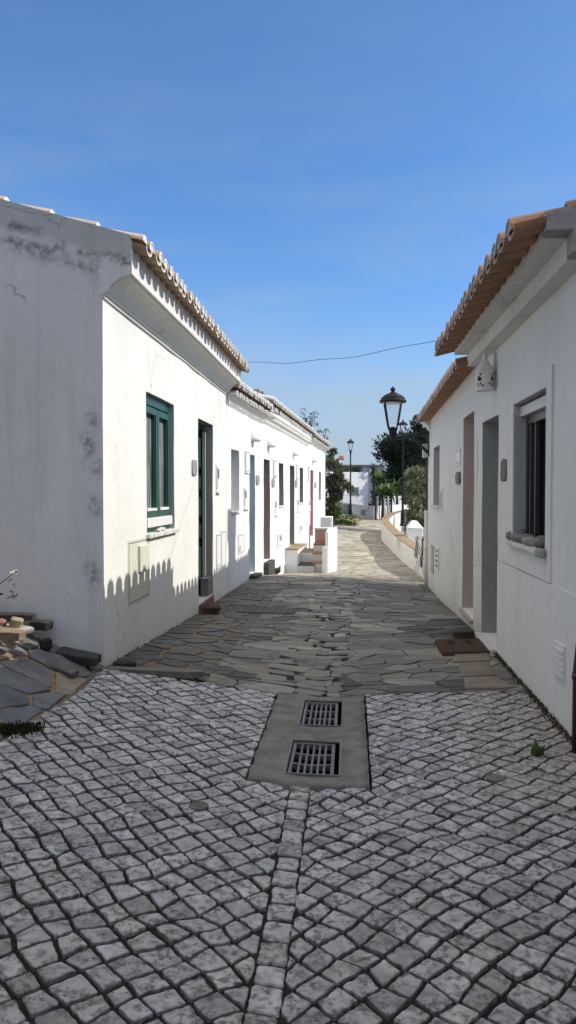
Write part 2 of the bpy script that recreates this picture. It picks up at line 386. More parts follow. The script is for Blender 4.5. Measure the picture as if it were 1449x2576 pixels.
# ------------------------------------------------------------------ ground sheet
def ground():
    b = MB()
    xs = [-600, -120, -40, -15, -8, -5, -4, -3.4, -3, -2.7, -2.45, -2.2, -1.9] + [-1.6 + 0.35 * i for i in range(11)] + [2.4, 3, 4, 6, 10, 20, 50, 150, 600]
    ys = [-200, -40, -10, -4, -1, 1] + [1.5 + 0.35 * i for i in range(100)] + [37, 38, 40, 43, 48, 60, 90, 150, 300, 900]
    idx = []
    for y in ys:
        row = []
        for x in xs:
            z = gz(x, y) - (0.017 if y < 16 else 0.010) - (0.10 if (x > 2.0 and y < 36) else 0)
            if -0.72 < x < 0.35 and 4.3 < y < 6.6: z -= 0.16
            if y < 6.5 and x > -2.2: c = (0.036, 0.031, 0.026)
            elif x < -1.1: c = (0.27, 0.20, 0.125)
            elif y > 16: c = (0.40, 0.33, 0.22)  # joints paler past the house shadow, sunlight put into the colour
            else: c = (0.045, 0.040, 0.033)
            if y > 45 or abs(x) > 8: c = (0.16, 0.13, 0.08)
            row.append(b.vert((x, y, z), c))
        idx.append(row)
    for a, c in zip(idx, idx[1:]):
        for j in range(len(xs) - 1): b.face((a[j], a[j + 1], c[j + 1], c[j]))
    o = b.build('ground', stone_attr('soil', 40, (0.5, 0.7), (0.02, 0.017, 0.013), 0.7, rough=0.95, spec=0.1, bd=0.01), attr='col', smooth=True, fixn=False)
    tag(o, kind='structure')
ground()

# ------------------------------------------------------------------ paving stones
def clip(poly, nx, ny, d):
    """keep nx*x + ny*y <= d"""
    out = []
    for i, p in enumerate(poly):
        q = poly[(i + 1) % len(poly)]
        a = nx * p[0] + ny * p[1] - d; c = nx * q[0] + ny * q[1] - d
        if a <= 0: out.append(p)
        if (a < 0 < c) or (c < 0 < a):
            t = a / (a - c); out.append((p[0] + (q[0] - p[0]) * t, p[1] + (q[1] - p[1]) * t))
    return out
def area(p): return 0.5 * sum(p[i][0] * p[(i + 1) % len(p)][1] - p[(i + 1) % len(p)][0] * p[i][1] for i in range(len(p)))
def inset_poly(p, d):
    n = len(p); lines = []
    for i in range(n):
        a, c = p[i], p[(i + 1) % n]
        ex, ey = c[0] - a[0], c[1] - a[1]; l = math.hypot(ex, ey)
        if l < 1e-6: continue
        lines.append((ey / l, -ex / l, (ey * a[0] - ex * a[1]) / l))
    q = p
    for nx, ny, dd in lines:
        q = clip(q, nx, ny, dd - d)
        if len(q) < 3: return []
    return q
def chaikin(p, k=0.22):
    out = []
    for i, a in enumerate(p):
        c = p[(i + 1) % len(p)]
        out.append((lerp(a[0], c[0], k), lerp(a[1], c[1], k))); out.append((lerp(a[0], c[0], 1 - k), lerp(a[1], c[1], 1 - k)))
    return out

def add_stone(b, poly, col, joint=0.008, step=0.03, wob=0.004, wfreq=28, dome=0.006, lift=0.0, rough=0.004, rfreq=20, round_=0.18, edge=0.012, tilt=0.0, depth=0.04, zf=gz, strat=0):
    if area(poly) < 0: poly = poly[::-1]
    p = inset_poly(poly, joint)
    if len(p) < 3 or area(p) < 0.0006: return
    p = chaikin(p, round_) if round_ else p
    cx = sum(q[0] for q in p) / len(p); cy = sum(q[1] for q in p) / len(p)
    ring = []
    for i, a in enumerate(p):
        c = p[(i + 1) % len(p)]
        l = math.hypot(c[0] - a[0], c[1] - a[1]); k = max(1, int(l / step))
        for j in range(k):
            x = lerp(a[0], c[0], j / k); y = lerp(a[1], c[1], j / k)
            ox = ns((x, y, 3.1), wfreq) * wob; oy = ns((x, y, 8.7), wfreq) * wob
            ring.append((x + ox, y + oy))
    r_in = math.sqrt(area(p) / math.pi)
    tx = R.uniform(-tilt, tilt); ty = R.uniform(-tilt, tilt)
    def top(x, y, k):
        z = zf(x, y) + lift + dome * (1 - k * k) + tx * (x - cx) + ty * (y - cy) + ns((x, y, 1.7), rfreq) * rough + ns((x, y, 5.2), rfreq * 2.3) * rough * 0.5
        if strat: z += ns((x * 1.5, y * 16, 2.2), 1.0) * strat
        return z
    n = len(ring); rows = []
    e1 = min(0.35, edge / max(r_in, 1e-3))
    dk = tuple(v * .16 for v in col); md = tuple(v * .8 for v in col)
    for k, dz, cc in ((1.0, -depth, dk), (1.0, -edge * 0.9, md), (1 - e1, 0, col), (0.5 * (1 - e1), 0, col)):
        row = []
        for x, y in ring:
            X = cx + (x - cx) * k; Y = cy + (y - cy) * k
            z = (zf(X, Y) + dz) if dz == -depth else top(X, Y, k) + dz
            row.append(b.vert((X, Y, z), cc))
        rows.append(row)
    for a, c in zip(rows, rows[1:]):
        for j in range(n): b.face((a[j], a[(j + 1) % n], c[(j + 1) % n], c[j]))
    ctr = b.vert((cx, cy, top(cx, cy, 0)), col)
    for j in range(n): b.face((rows[-1][j], rows[-1][(j + 1) % n], ctr))

SLX0, SLX1, SLY0, SLY1 = -0.60, 0.12, 4.46, 6.48
STX0, STX1 = -0.345, -0.222
def cob_col(x, y):
    g = R.uniform(0.43, 0.55) * R.choice((1, 1, 1, 0.78))
    t = min(1, max(0, (x - 0.6) / 0.9)) * min(1, max(0, (y - 3.4) / 1.2)) * 0.8
    wv = R.uniform(0.0, 0.05)
    c = (g * (0.965 + wv), g * 0.985, g * (1.025 - wv))
    sand = (0.40, 0.335, 0.275)
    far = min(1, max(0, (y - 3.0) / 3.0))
    k = 0.92 + 0.13 * far  # nearer stones darkened, light falloff towards the viewer put into the colour
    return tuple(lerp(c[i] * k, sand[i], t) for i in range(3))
def bank_edge(y): return -2.10 - 0.05 * math.sin(y * 1.7) - max(0, (y - 5.6)) * 0.10
def cobbles():
    b = MB(); S = 0.1135
    ca = math.cos(math.radians(45)); jit = {}
    def corner(i, j, side):
        k = (i, j, side)
        if k not in jit:
            a = 0.018
            u = i * S + R.uniform(-a, a); v = j * S + R.uniform(-a, a)
            x = (u - v) * ca; y = (u + v) * ca
            x += ns((x, y, 0.3 + side), 0.9) * 0.07; y += ns((x, y, 9.3 + side), 0.9) * 0.07
            jit[k] = (x - 0.28, y)
        return jit[k]
    for side in (0, 1):
        for i in range(-10, 92):
            for j in range(-40, 92):
                cx = (i - j) * S * ca - 0.28; cy = (i + j + 1) * S * ca
                if not (0.9 < cy < 6.75 and -2.6 < cx < 1.75): continue
                if side == 0 and cx > -0.2 or side == 1 and cx < -0.36: continue
                # only the wedge the place can show
                if abs(cx + 0.05) > 1.0 + 0.50 * cy: continue
                p = [corner(i, j, side), corner(i + 1, j, side), corner(i + 1, j + 1, side), corner(i, j + 1, side)]
                if side == 0:
                    p = clip(p, 1, 0, STX0 + 0.009) if cy < SLY0 else clip(p, 1, 0, SLX0 - 0.006)
                    p = clip(p, -1, 0, -bank_edge(cy))
                else:
                    p = clip(p, -1, 0, -(STX1 - 0.009)) if cy < SLY0 else clip(p, -1, 0, -(SLX1 + 0.006))
                    p = clip(p, 1, 0, 1.50)
                if cy < SLY0 and SLX0 - .08 < cx < SLX1 + .08: p = clip(p, 0, 1, SLY0 - 0.008)
                seam = 6.50 + 0.05 * math.sin(cx * 2.1)
                p = clip(p, 0, 1, seam)
                if len(p) < 3 or abs(area(p)) < 0.0012: continue
                if R.random() < 0.0008: continue
                add_stone(b, p, cob_col(cx, cy), joint=R.uniform(0.006, 0.0115), wob=0.006, wfreq=42, dome=R.uniform(0.0, 0.003), lift=R.uniform(-0.006, 0.003),
                          rough=0.0035, rfreq=36, tilt=0.035, edge=0.003, round_=0.045, step=0.02, depth=0.05)
    y = 0.9                                           # the single file of blocks down the middle
    while y < SLY0 - 0.02:
        h = R.uniform(0.118, 0.152); x0 = STX0 + R.uniform(-.006, .006); x1 = STX1 + R.uniform(-.006, .006)
        add_stone(b, [(x0, y), (x1, y + R.uniform(-.006, .006)), (x1, y + h), (x0, min(y + h, SLY0 - .01))], cob_col(-.3, y), joint=0.0085, wob=0.008, dome=0.002, tilt=0.06, edge=0.006, round_=0.07, step=0.022, depth=.05)
        y += h
    o = b.build('cobble_pavement', M['cob'], attr='col', smooth='angle', fixn=False)
    tag(o, kind='structure')
cobbles()

def slate_col(x, y):
    g = R.choice((0.18, 0.21, 0.24, 0.26, 0.30)) * R.uniform(0.88, 1.12)
    wv = R.uniform(0.06, 0.24)
    c = [g * (1 + wv * .7), g * (1 + wv * .25), g * (0.97 - wv * .5)]
    t = min(1, max(0, (y - 15.5) / 3))                     # past the house shadow, sunlit warmth and brightness go into the flag colour
    tan = R.choice(((0.55, 0.49, 0.37), (0.50, 0.45, 0.35), (0.45, 0.41, 0.33), (0.64, 0.57, 0.44), (0.40, 0.365, 0.30)))
    kv = R.uniform(.85, 1.15); c = [lerp(c[i], tan[i] * kv, t) for i in range(3)]
    if -1.0 < x < 0.2 and y < 15 and R.random() < .5: c = [v * 1.25 for v in c]
    return tuple(c)
def left_x(y): return XL + 0.01 if y < 13.41 else LA + LB * y + 0.01
def right_x(y):
    if y < 9.3: return XR - 0.01
    if y < 16.1: return RA + RB * y - 0.01
    return 1.95
def slates():
    b = MB()
    def wob(x, y): return (x + ns((x, y, 4.4), 2.2) * 0.06, y + ns((x, y, 7.7), 1.3) * 0.11 + ns((x, y, 2.7), 4) * 0.03)
    def rows(x0f, x1f, y0, y1, hs, lens, name, sc=1.0):
        y = y0
        while y < y1:
            far = 1.0 + max(0, (y - 16)) * 0.045
            h = R.choice(hs) * R.uniform(0.85, 1.2) * far * sc
            x = x0f(y) - R.uniform(0, 0.2); xe = x1f(y)
            sl0 = R.uniform(-.04, .04)
            while x < xe - 0.03:
                thin = h < 0.075 * far
                l = R.uniform(*lens) * (1.7 if thin else 1.0) * far
                xb = min(x + l, xe)
                if xe - xb < 0.08: xb = xe
                parts = 1
                if not thin and R.random() < 0.25 and h > 0.11: parts = 2
                for k in range(parts):
                    ya = y + h * k / parts; yb = y + h * (k + 1) / parts
                    s1, s2 = R.uniform(-.05, .05), R.uniform(-.05, .05)
                    dy = lambda: R.uniform(-.19, .19) * h
                    p = [(x + s1, ya + dy()), ((x + xb) / 2, ya + dy()), (xb + s2, ya + dy()), (xb - s1, yb + dy()), ((x + xb) / 2, yb + dy()), (x - s2, yb + dy())]
                    p = [wob(*q) for q in p]
                    p = clip(p, -1, 0, -(left_x(y) - 0.0)); p = clip(p, 1, 0, right_x(y))
                    p = clip(p, 0, -1, -(6.50 + 0.05 * math.sin(x * 2.1)))
                    if SLX0 - .1 < (x + xb) / 2 < SLX1 + .1: p = clip(p, 0, -1, -(SLY1 + .02))
                    if len(p) < 3 or abs(area(p)) < .0015: continue
                    add_stone(b, p, slate_col((x + xb) / 2, y), joint=R.uniform(.0015, .005) * far, step=0.035 * far, wob=0.017, wfreq=13, dome=0.0, lift=R.uniform(-.005, .004),
                              rough=0.0035, rfreq=9, tilt=0.018, edge=0.004, round_=0.05, depth=0.05, strat=0.005)
                x = xb
            y += h
    HS = (0.055, 0.09, 0.13, 0.17, 0.2, 0.24)
    jg = lambda y, k: ns((k, y, 3.3), 3.1) * .11 + ns((k, y, 7.3), .9) * .08
    cl = lambda y: -0.72 + 0.03 * (y - 8) + jg(y, 1); cr_ = lambda y: -0.04 + 0.03 * (y - 8) + jg(y, 2); cm = lambda y: -0.33 + 0.03 * (y - 8) + jg(y, 3) * .25
    def crazy(x0f, x1f, y0, y1, dx, dy, seed):
        q = random.Random(seed); seeds = []
        yy = y0 - dy
        while yy < y1 + dy:
            xx = -2.4 + q.uniform(0, dx)
            while xx < 2.0:
                if x0f(yy) - .4 < xx < x1f(yy) + .4 and q.random() > .26:
                    seeds.append((xx + q.uniform(-.46, .46) * dx, yy + q.uniform(-.48, .48) * dy))
                xx += dx
            yy += dy
        ky = dx / dy * .85                                  # stretched cells: long across the lane
        for i, (sx, sy) in enumerate(seeds):
            p = [(sx - 1, sy - .6), (sx + 1, sy - .6), (sx + 1, sy + .6), (sx - 1, sy + .6)]
            for j, (qx, qy) in enumerate(seeds):
                if i == j or abs(qx - sx) > 1.1 or abs(qy - sy) > .65: continue
                nx, ny = qx - sx, (qy - sy) * ky * ky
                p = clip(p, nx, ny, nx * (sx + qx) / 2 + ny * (sy + qy) / 2)
                if len(p) < 3: break
            if len(p) < 3: continue
            p = [wob(*a) for a in p]
            p = clip(p, -1, 0, -x0f(sy)); p = clip(p, 1, 0, x1f(sy)); p = clip(p, 0, 1, y1)
            p = clip(p, 0, -1, -(6.50 + 0.05 * math.sin(sx * 2.1)))
            if SLX0 - .1 < sx < SLX1 + .1: p = clip(p, 0, -1, -(SLY1 + .02))
            if len(p) < 3 or abs(area(p)) < .002: continue
            strips = [p]; lam = ns((sx, sy, 21.0), .8)
            ya, yb = min(a[1] for a in p), max(a[1] for a in p)
            if lam > .08 and yb - ya > .09 and q.random() < .75:      # split, laminated slate set on edge
                n_ = int((yb - ya) / .05); cuts = [ya + (yb - ya) * (k + q.uniform(-.25, .25)) / n_ for k in range(1, n_)]
                sl = q.uniform(-.10, .10); strips = []; rest = p
                for c_ in cuts:
                    d = c_ - sl * sx
                    a_ = clip(rest, -sl, 1, d); rest = clip(rest, sl, -1, -d)
                    if len(a_) > 2: strips.append(a_)
                    if len(rest) < 3: break
                if len(rest) > 2: strips.append(rest)
            base = slate_col(sx, sy)
            kb = q.choice((.64, .8, 1, 1, 1, 1, 1.2)); base = tuple(v * kb for v in base)
            if lam > .08: base = tuple(v * .72 for v in base)
            for st_ in strips:
                if abs(area(st_)) < .0012: continue
                kv = q.uniform(.85, 1.15)
                add_stone(b, st_, tuple(v * kv for v in base), joint=q.uniform(.003, .0085) if len(strips) == 1 else q.uniform(.0015, .004), step=0.03, wob=0.016, wfreq=13, dome=0.0, lift=q.uniform(-.006, .003),
                          rough=0.004, rfreq=8, tilt=0.02, edge=0.0035, round_=0.04, depth=0.05, strat=0.006)
    crazy(lambda y: left_x(y) + (0.9 if y < 15 else 0.0), cl, 6.5, 16.5, .36, .21, 5)
    crazy(lambda y: cr_(y) - .03, lambda y: right_x(y), 6.5, 16.5, .36, .21, 6)
    rows(cl, cm, 6.5, 16.5, (0.14, 0.19, 0.24), (0.30, 0.42), 'c')
    rows(cm, cr_, 6.5, 16.5, (0.14, 0.19, 0.24), (0.22, 0.34), 'd')
    rows(lambda y: left_x(y), lambda y: 1.95, 16.5, 40.5, (0.10, 0.14, 0.2), (0.2, 0.55), 'far')
    # loose crazy paving set in sandy mortar beside the left wall
    seeds = []
    yy = 6.4
    while yy < 15.4:
        xx = XL - 0.2
        while xx < -1.0:
            seeds.append((xx + R.uniform(-.11, .11), yy + R.uniform(-.09, .09))); xx += 0.36
        yy += 0.26
    for i, (sx, sy) in enumerate(seeds):
        p = [(sx - .5, sy - .5), (sx + .5, sy - .5), (sx + .5, sy + .5), (sx - .5, sy + .5)]
        for j, (qx, qy) in enumerate(seeds):
            if i == j or abs(qx - sx) > .9 or abs(qy - sy) > .9: continue
            nx, ny = qx - sx, qy - sy
            p = clip(p, nx, ny, nx * (sx + qx) / 2 + ny * (sy + qy) / 2)
            if len(p) < 3: break
        if len(p) < 3: continue
        p = clip(p, -1, 0, -left_x(sy)); p = clip(p, 1, 0, -1.22); p = clip(p, 0, -1, -(6.52))
        if len(p) < 3 or abs(area(p)) < .004: continue
        g = R.uniform(.10, .17); wv = R.uniform(0, .25)
        add_stone(b, p, (g * (1 + wv), g * (1 + wv * .4), g * (.95 - wv * .3)), joint=R.uniform(.012, .028), step=0.04, wob=0.022, wfreq=11, dome=.0, lift=R.uniform(-.010, .0), rough=.004, tilt=.015, edge=.005, depth=.05, strat=.004, round_=.08)
    o = b.build('slate_street', M['slate'], attr='col', smooth='angle', fixn=False)
    tag(o, kind='structure')
slates()

def flagged_bank():
    b = MB()
    seeds = []
    yy = 2.6
    while yy < 7.2:
        xx = -4.6
        while xx < -1.95:
            seeds.append((xx + R.uniform(-.13, .13), yy + R.uniform(-.12, .12))); xx += 0.42
        yy += 0.36
    for i, (sx, sy) in enumerate(seeds):
        p = [(sx - .6, sy - .6), (sx + .6, sy - .6), (sx + .6, sy + .6), (sx - .6, sy + .6)]
        for j, (qx, qy) in enumerate(seeds):
            if i == j or abs(qx - sx) > 1 or abs(qy - sy) > 1: continue
            nx, ny = qx - sx, qy - sy
            p = clip(p, nx, ny, nx * (sx + qx) / 2 + ny * (sy + qy) / 2)
            if len(p) < 3: break
        if len(p) < 3: continue
        p = clip(p, 1, 0, bank_edge(sy) - .01); p = clip(p, 0, 1, 6.66)
        if len(p) < 3 or abs(area(p)) < .006: continue
        g = R.uniform(.12, .19)
        c = R.choice(((g * .95, g, g * 1.06), (g, g, g), (g * 1.5, g * 1.25, g * .95), (g * .9, g * .95, g * 1.05)))
        add_stone(b, p, c, joint=R.uniform(.008, .02), step=0.04, wob=0.022, wfreq=11, dome=.0, lift=R.uniform(-.008, .004), rough=.007, rfreq=7, tilt=.03, edge=.006, depth=.06, strat=.008, round_=.07)
    o = b.build('flagstone_bank', M['flag'], attr='col', smooth='angle', fixn=False)
    tag(o, kind='structure')
flagged_bank()

# ------------------------------------------------------------------ drain
def drain():
    t = thing('drain_cover', (-0.24, 5.47, -0.14), 'long concrete drain slab with two iron gratings let into the cobbles', 'drain')
    holes = [(-0.385, -0.065, 4.63, 5.25), (-0.365, -0.06, 5.63, 6.30)]
    b = MB()
    xs = [SLX0, -0.385, -0.365, -0.065, -0.06, SLX1]; ys = [SLY0, 4.63, 5.25, 5.46, 5.475, 5.63, 6.30, SLY1]
    def hole(x, y): return any(a < x < c and d < y < e for a, c, d, e in holes)
    gap = lambda y: -0.012 if 5.46 < y < 5.475 else 0.0
    zt = lambda x, y: gz(x, y) + 0.004 + (ns((x, y, 0), 4) * 0.004)
    def sub(arr, st):
        out = []
        for a, c in zip(arr, arr[1:]):
            k = max(1, int((c - a) / st)); out += [a + (c - a) * i / k for i in range(k)]
        return out + [arr[-1]]
    X, Y = sub(xs, .06), sub(ys, .06)
    P = {}
    def v(i, j):
        if (i, j) not in P:
            x, y = X[i], Y[j]
            if i in (0, len(X) - 1): x += ns((x, y, 1), 9) * .014
            if j in (0, len(Y) - 1): y += ns((x, y, 2), 9) * .014
            P[i, j] = b.vert((x, y, zt(x, y) - (0.010 if abs(y - 5.468) < .009 else 0)))
        return P[i, j]
    for i in range(len(X) - 1):
        for j in range(len(Y) - 1):
            if hole((X[i] + X[i + 1]) / 2, (Y[j] + Y[j + 1]) / 2): continue
            b.face((v(i, j), v(i + 1, j), v(i + 1, j + 1), v(i, j + 1)))
    e = [v(i, 0) for i in range(len(X))] + [v(len(X) - 1, j) for j in range(1, len(Y))] + [v(i, len(Y) - 1) for i in range(len(X) - 2, -1, -1)] + [v(0, j) for j in range(len(Y) - 2, 0, -1)]
    lo = [b.vert((b.v[k][0], b.v[k][1], b.v[k][2] - .08)) for k in e]
    for k in range(len(e)): b.face((e[k], e[k - 1], lo[k - 1], lo[k]))
    b.build('slab', M['concrete'], t, smooth=True, fixn=False)
    for a, c, d, e_ in holes:
        p = MB()
        z0 = gz((a + c) / 2, (d + e_) / 2)
        B = [(a, d), (c, d), (c, e_), (a, e_)]
        for k in range(4):
            q, r = B[k], B[(k + 1) % 4]
            p.poly([(q[0], q[1], z0 + .003), (r[0], r[1], z0 + .003), (r[0], r[1], z0 - .16), (q[0], q[1], z0 - .16)])
        p.poly([(x, y, z0 - .155) for x, y in B])
        p.build('pit', M['black'], t, fixn=False)
        g = MB()
        fr = 0.022; zz = lambda x, y, z: (x, y, gz(x, y) + z)
        a2, c2, d2, e2 = a + .006, c - .030, d + .012, e_ - .004
        bars = [(a2, d2, c2, d2 + fr), (a2, e2 - fr, c2, e2), (a2, d2 + fr, a2 + fr, e2 - fr), (c2 - fr, d2 + fr, c2, e2 - fr)]
        nb = 6; wx = (c2 - a2 - 2 * fr) / nb
        for k in range(1, nb): bars.append((a2 + fr + wx * k - .0075, d2 + fr, a2 + fr + wx * k + .0075, e2 - fr))
        for x0, y0, x1, y1 in bars: g.box((x0, y0, -.045), (x1, y1, -.004), fn=zz)
        for k in (1, 2):
            yc = lerp(d2 + fr, e2 - fr, k / 3)
            for m_ in range(nb):
                x0 = a2 + fr + wx * m_ + (.0075 if m_ else 0); x1 = a2 + fr + wx * (m_ + 1) - (.0075 if m_ < nb - 1 else 0)
                g.box((x0, yc - .009, -.045), (x1, yc + .009, -.006), fn=zz)
        o = g.build('grating', M['iron'], t, bev=.003)
        rim = MB()
        for x0, y0, x1, y1 in ((a - .014, d - .014, c + .014, d - .001), (a - .014, e_ + .001, c + .014, e_ + .014), (a - .014, d - .001, a - .001, e_ + .001), (c + .001, d - .001, c + .014, e_ + .001)):
            rim.box((x0, y0, -.05), (x1, y1, .009), fn=zz)
        rim.build('grating_frame', M['iron'], t)
drain()
for k, (x, y, lab) in enumerate(((0.86, 4.58, 'small dark iron valve cover sunk among the pale cobbles right of the drain slab'), (-0.80, 4.0, 'small round metal lid set flush in the cobbles left of the centre line'))):
    b = MB()
    b.lathe((x, y, gz(x, y) - .02), [(.055, 0), (.055, .026), (.048, .030), (.044, .026), (.012, .028), (.008, .032)], 18)
    tag(b.build('valve_cover', M['iron'] if k == 0 else rough_mat('worn_lid', (.16, .15, .145), (.10, .095, .09), 30, .7), None, fixn=True), lab, 'valve cover', 'round lids in the cobbles')
b = MB()
mc = at_line(700, 1524, 0, 0) if False else Vector((-1.22, 11.6, 0))
for i in range(1):
    b.box((-1.62, 10.95, -.02), (-.78, 11.55, .012), fn=lambda x, y, z: (x, y, gz(x, y) + z))
for i in range(9):
    for j in range(6):
        x, y = -1.56 + i * .09, 11.0 + j * .09
        b.box((x, y, .0125), (x + .05, y + .05, .015), fn=lambda x, y, z: (x, y, gz(x, y) + z))
tag(b.build('manhole_cover', rough_mat('rusty_iron', (.10, .09, .08), (.15, .135, .115), 30, .8), None), 'rusty rectangular manhole cover lying in the shaded slate paving', 'manhole cover')

# ------------------------------------------------------------------ walls with openings
def sub_cuts(cuts, st):
    cuts = sorted(set(round(c, 4) for c in cuts)); out = []
    for a, c in zip(cuts, cuts[1:]):
        k = max(1, int(round((c - a) / st))); out += [a + (c - a) * i / k for i in range(k)]
    return out + [cuts[-1]]
def wall_mesh(b, pos, s0, s1, z0, z1, ops, st=0.12, amp=0.007, stain=None, jm=None):
    """front face of a wall with recessed openings (s0,s1,z0,z1,depth,material slot)"""
    S = sub_cuts([s0, s1] + [o[0] for o in ops] + [o[1] for o in ops], st)
    Z = sub_cuts([z0, z1] + [o[2] for o in ops] + [o[3] for o in ops], st)
    def P(s, n, z):
        k = ns((s, z, 2.0), 1.1) * amp + ns((s, z, 6.0), 3.5) * amp * .45
        s2 = s + ns((s, z, 12.0), 2.3) * amp * .6
        return pos(s2, n + k, z)
    def stn(s, z): return stain(s, z) if stain else (0, 0, 0)
    V = {}
    def v(i, j):
        if (i, j) not in V: V[i, j] = b.vert(P(S[i], 0, Z[j]), stn(S[i], Z[j]))
        return V[i, j]
    inside = lambda s, z: any(o[0] < s < o[1] and o[2] < z < o[3] for o in ops)
    for i in range(len(S) - 1):
        for j in range(len(Z) - 1):
            if inside((S[i] + S[i + 1]) / 2, (Z[j] + Z[j + 1]) / 2): continue
            b.face((v(i, j), v(i + 1, j), v(i + 1, j + 1), v(i, j + 1)), 0)
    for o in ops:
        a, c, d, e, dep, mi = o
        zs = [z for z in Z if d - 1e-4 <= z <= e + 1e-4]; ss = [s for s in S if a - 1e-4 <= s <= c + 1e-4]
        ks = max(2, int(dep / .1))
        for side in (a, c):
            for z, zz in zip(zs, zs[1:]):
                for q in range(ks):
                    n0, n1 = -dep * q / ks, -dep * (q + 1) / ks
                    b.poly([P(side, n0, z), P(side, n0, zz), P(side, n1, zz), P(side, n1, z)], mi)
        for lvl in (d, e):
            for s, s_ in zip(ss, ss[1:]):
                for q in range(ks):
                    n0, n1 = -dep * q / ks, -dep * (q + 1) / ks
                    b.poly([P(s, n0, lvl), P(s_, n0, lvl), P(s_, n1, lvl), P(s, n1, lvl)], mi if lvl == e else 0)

def tile_roof(b, pos, s0, s1, n_tip, z_tip, slope, courses, pitch=0.24, mt=0, mlime=1, rc=0.086, rch=0.10, chd=0.066, length=0.42, lap=0.07, rng=None, jit=0.006, white=False):
    """barrel tiles: convex covers over concave channels, mortar plugs in the eave ends; n falls away from the street as z rises"""
    rng = rng or random.Random(3)
    cnt = max(1, round((s1 - s0) / pitch)); p = (s1 - s0) / cnt
    cs = 1 / math.hypot(1, slope); sn = slope * cs
    def pt(s, d, h):        # d along slope from the tip, h square to it
        return pos(s, n_tip - d * cs + h * sn * 0.0, z_tip + d * sn + h)
    SEG = 8
    def half(sc, d0, d1, r0, r1, h0, h1, up, plug, th=0.02, mo=None):
        mo = mt if mo is None else mo
        rings = []
        for d, r, h in ((d0, r0, h0), (d1, r1, h1)):
            o_, i_ = [], []
            for k in range(SEG + 1):
                a = math.pi * k / SEG
                ky = math.sin(a) * (r if up else chd)
                o_.append(b.vert(pt(sc - math.cos(a) * r, d, h + (ky if up else -ky))))
                ki = math.sin(a) * ((r - th) if up else (chd - th * 0.9))
                i_.append(b.vert(pt(sc - math.cos(a) * (r - th), d, h + (ki if up else -ki))))
            rings.append((o_, i_))
        (o0, i0), (o1, i1) = rings
        for k in range(SEG):
            b.face((o0[k], o1[k], o1[k + 1], o0[k + 1]), mo); b.face((i0[k], i0[k + 1], i1[k + 1], i1[k]), mt)
            b.face((o0[k], o0[k + 1], i0[k + 1], i0[k]), mlime)
        if plug:
            q = []
            for k in range(SEG + 1):
                a = math.pi * k / SEG
                q.append(pt(sc - math.cos(a) * (r0 - th), d0 + plug, h0 + math.sin(a) * (r0 - th)))
            b.poly(q, mlime)
    for i in range(cnt + 1):
        for j in range(courses):
            d0 = j * (length - lap); r = rng.uniform(-jit, jit); q = rng.uniform(-jit, jit) + (rng.uniform(-.012, .012) if j == 0 else 0)
            lift = 0.006 * (j > 0)
            if i < cnt:
                half(s0 + (i + .5) * p + r, d0 + q, d0 + q + length, rc, rc * .86, .022 + lift + q * .3, .008, True, 0.005 if j == 0 else 0, mo=mlime if white and j == 0 else None)
            half(s0 + i * p - r, d0 - .004 + q, d0 + length, rch, rch * .92, .012 + lift, .004, False, 0)
    return p

def roof_deck(b, pos, s0, s1, n0, z0, slope, depth, mi, th=0.05, z_under=None):
    A = [pos(s, n0, z0) for s in (s0, s1)]; B = [pos(s, n0 - depth, z0 + slope * depth) for s in (s0, s1)]
    C = [pos(s, n0 - 2 * depth, z0) for s in (s0, s1)]
    b.poly([A[0], A[1], B[1], B[0]], mi); b.poly([B[0], B[1], C[1], C[0]], mi)
    b.poly([A[0], B[0], C[0]], mi); b.poly([A[1], C[1], B[1]], mi); b.poly([A[0], C[0], C[1], A[1]], mi)

def cab(parent, pos, s0, s1, z0, z1, mat, name='meter_cabinet', n=0.02, groove=True, vents=0, extra=None, label=None):
    b = MB()
    b.box((s0, -.02, z0), (s1, n, z1), 0, fn=lambda s, k, z: pos(s, k, z))
    if groove:
        e = .028
        for q in ((s0 + e, s0 + e + .008, z0 + e, z1 - e), (s1 - e - .008, s1 - e, z0 + e, z1 - e), (s0 + e + .008, s1 - e - .008, z0 + e, z0 + e + .008), (s0 + e + .008, s1 - e - .008, z1 - e - .008, z1 - e)):
            b.box((q[0], n - .01, q[2]), (q[1], n + .0015, q[3]), 1, fn=lambda s, k, z: pos(s, k, z))
    for k in range(vents):
        zc = lerp(z0 + .06, z0 + .06 + .03 * vents, k / max(1, vents))
        b.box((s0 + .05, n - .01, zc), (lerp(s0, s1, .42), n + .0015, zc + .010), 1, fn=lambda s, k, z: pos(s, k, z))
    o = b.build(name, [mat, M['line']], parent)
    if label: o['label'] = label
    if extra:
        for q in extra:
            c = MB(); c.box((q[0], n, q[2]), (q[1], n + q[4], q[3]), 0, fn=lambda s, k, z: pos(s, k, z)); c.build(q[6], q[5], o, bev=.008)
    return o

def letterbox(parent, pos, s, z0, z1, wd=.22):
    b = MB()
    P = lambda s_, k, z: pos(s_, k, z)
    b.box((s, -.01, z0), (s + wd, .018, z1), 0, fn=P)
    o = b.build('letterbox', [M['cabinet_w']], parent, bev=.006)
    c = MB(); c.box((s + .02, .018, z0 + .05), (s + .075, .021, z1 - .04), 0, fn=P); c.build('slot', M['j_brown'], o)
    c = MB(); c.box((s + .12, .018, lerp(z0, z1, .5)), (s + .175, .032, lerp(z0, z1, .84)), 0, fn=P); c.build('bell_plate', M['plaque'], o, bev=.008)
    c = MB(); c.box((s - .012, .0, z0 - .022), (s + wd + .012, .040, z0 - .002), 0, fn=P); c.build('ledge', M['lime'], o)
    return o

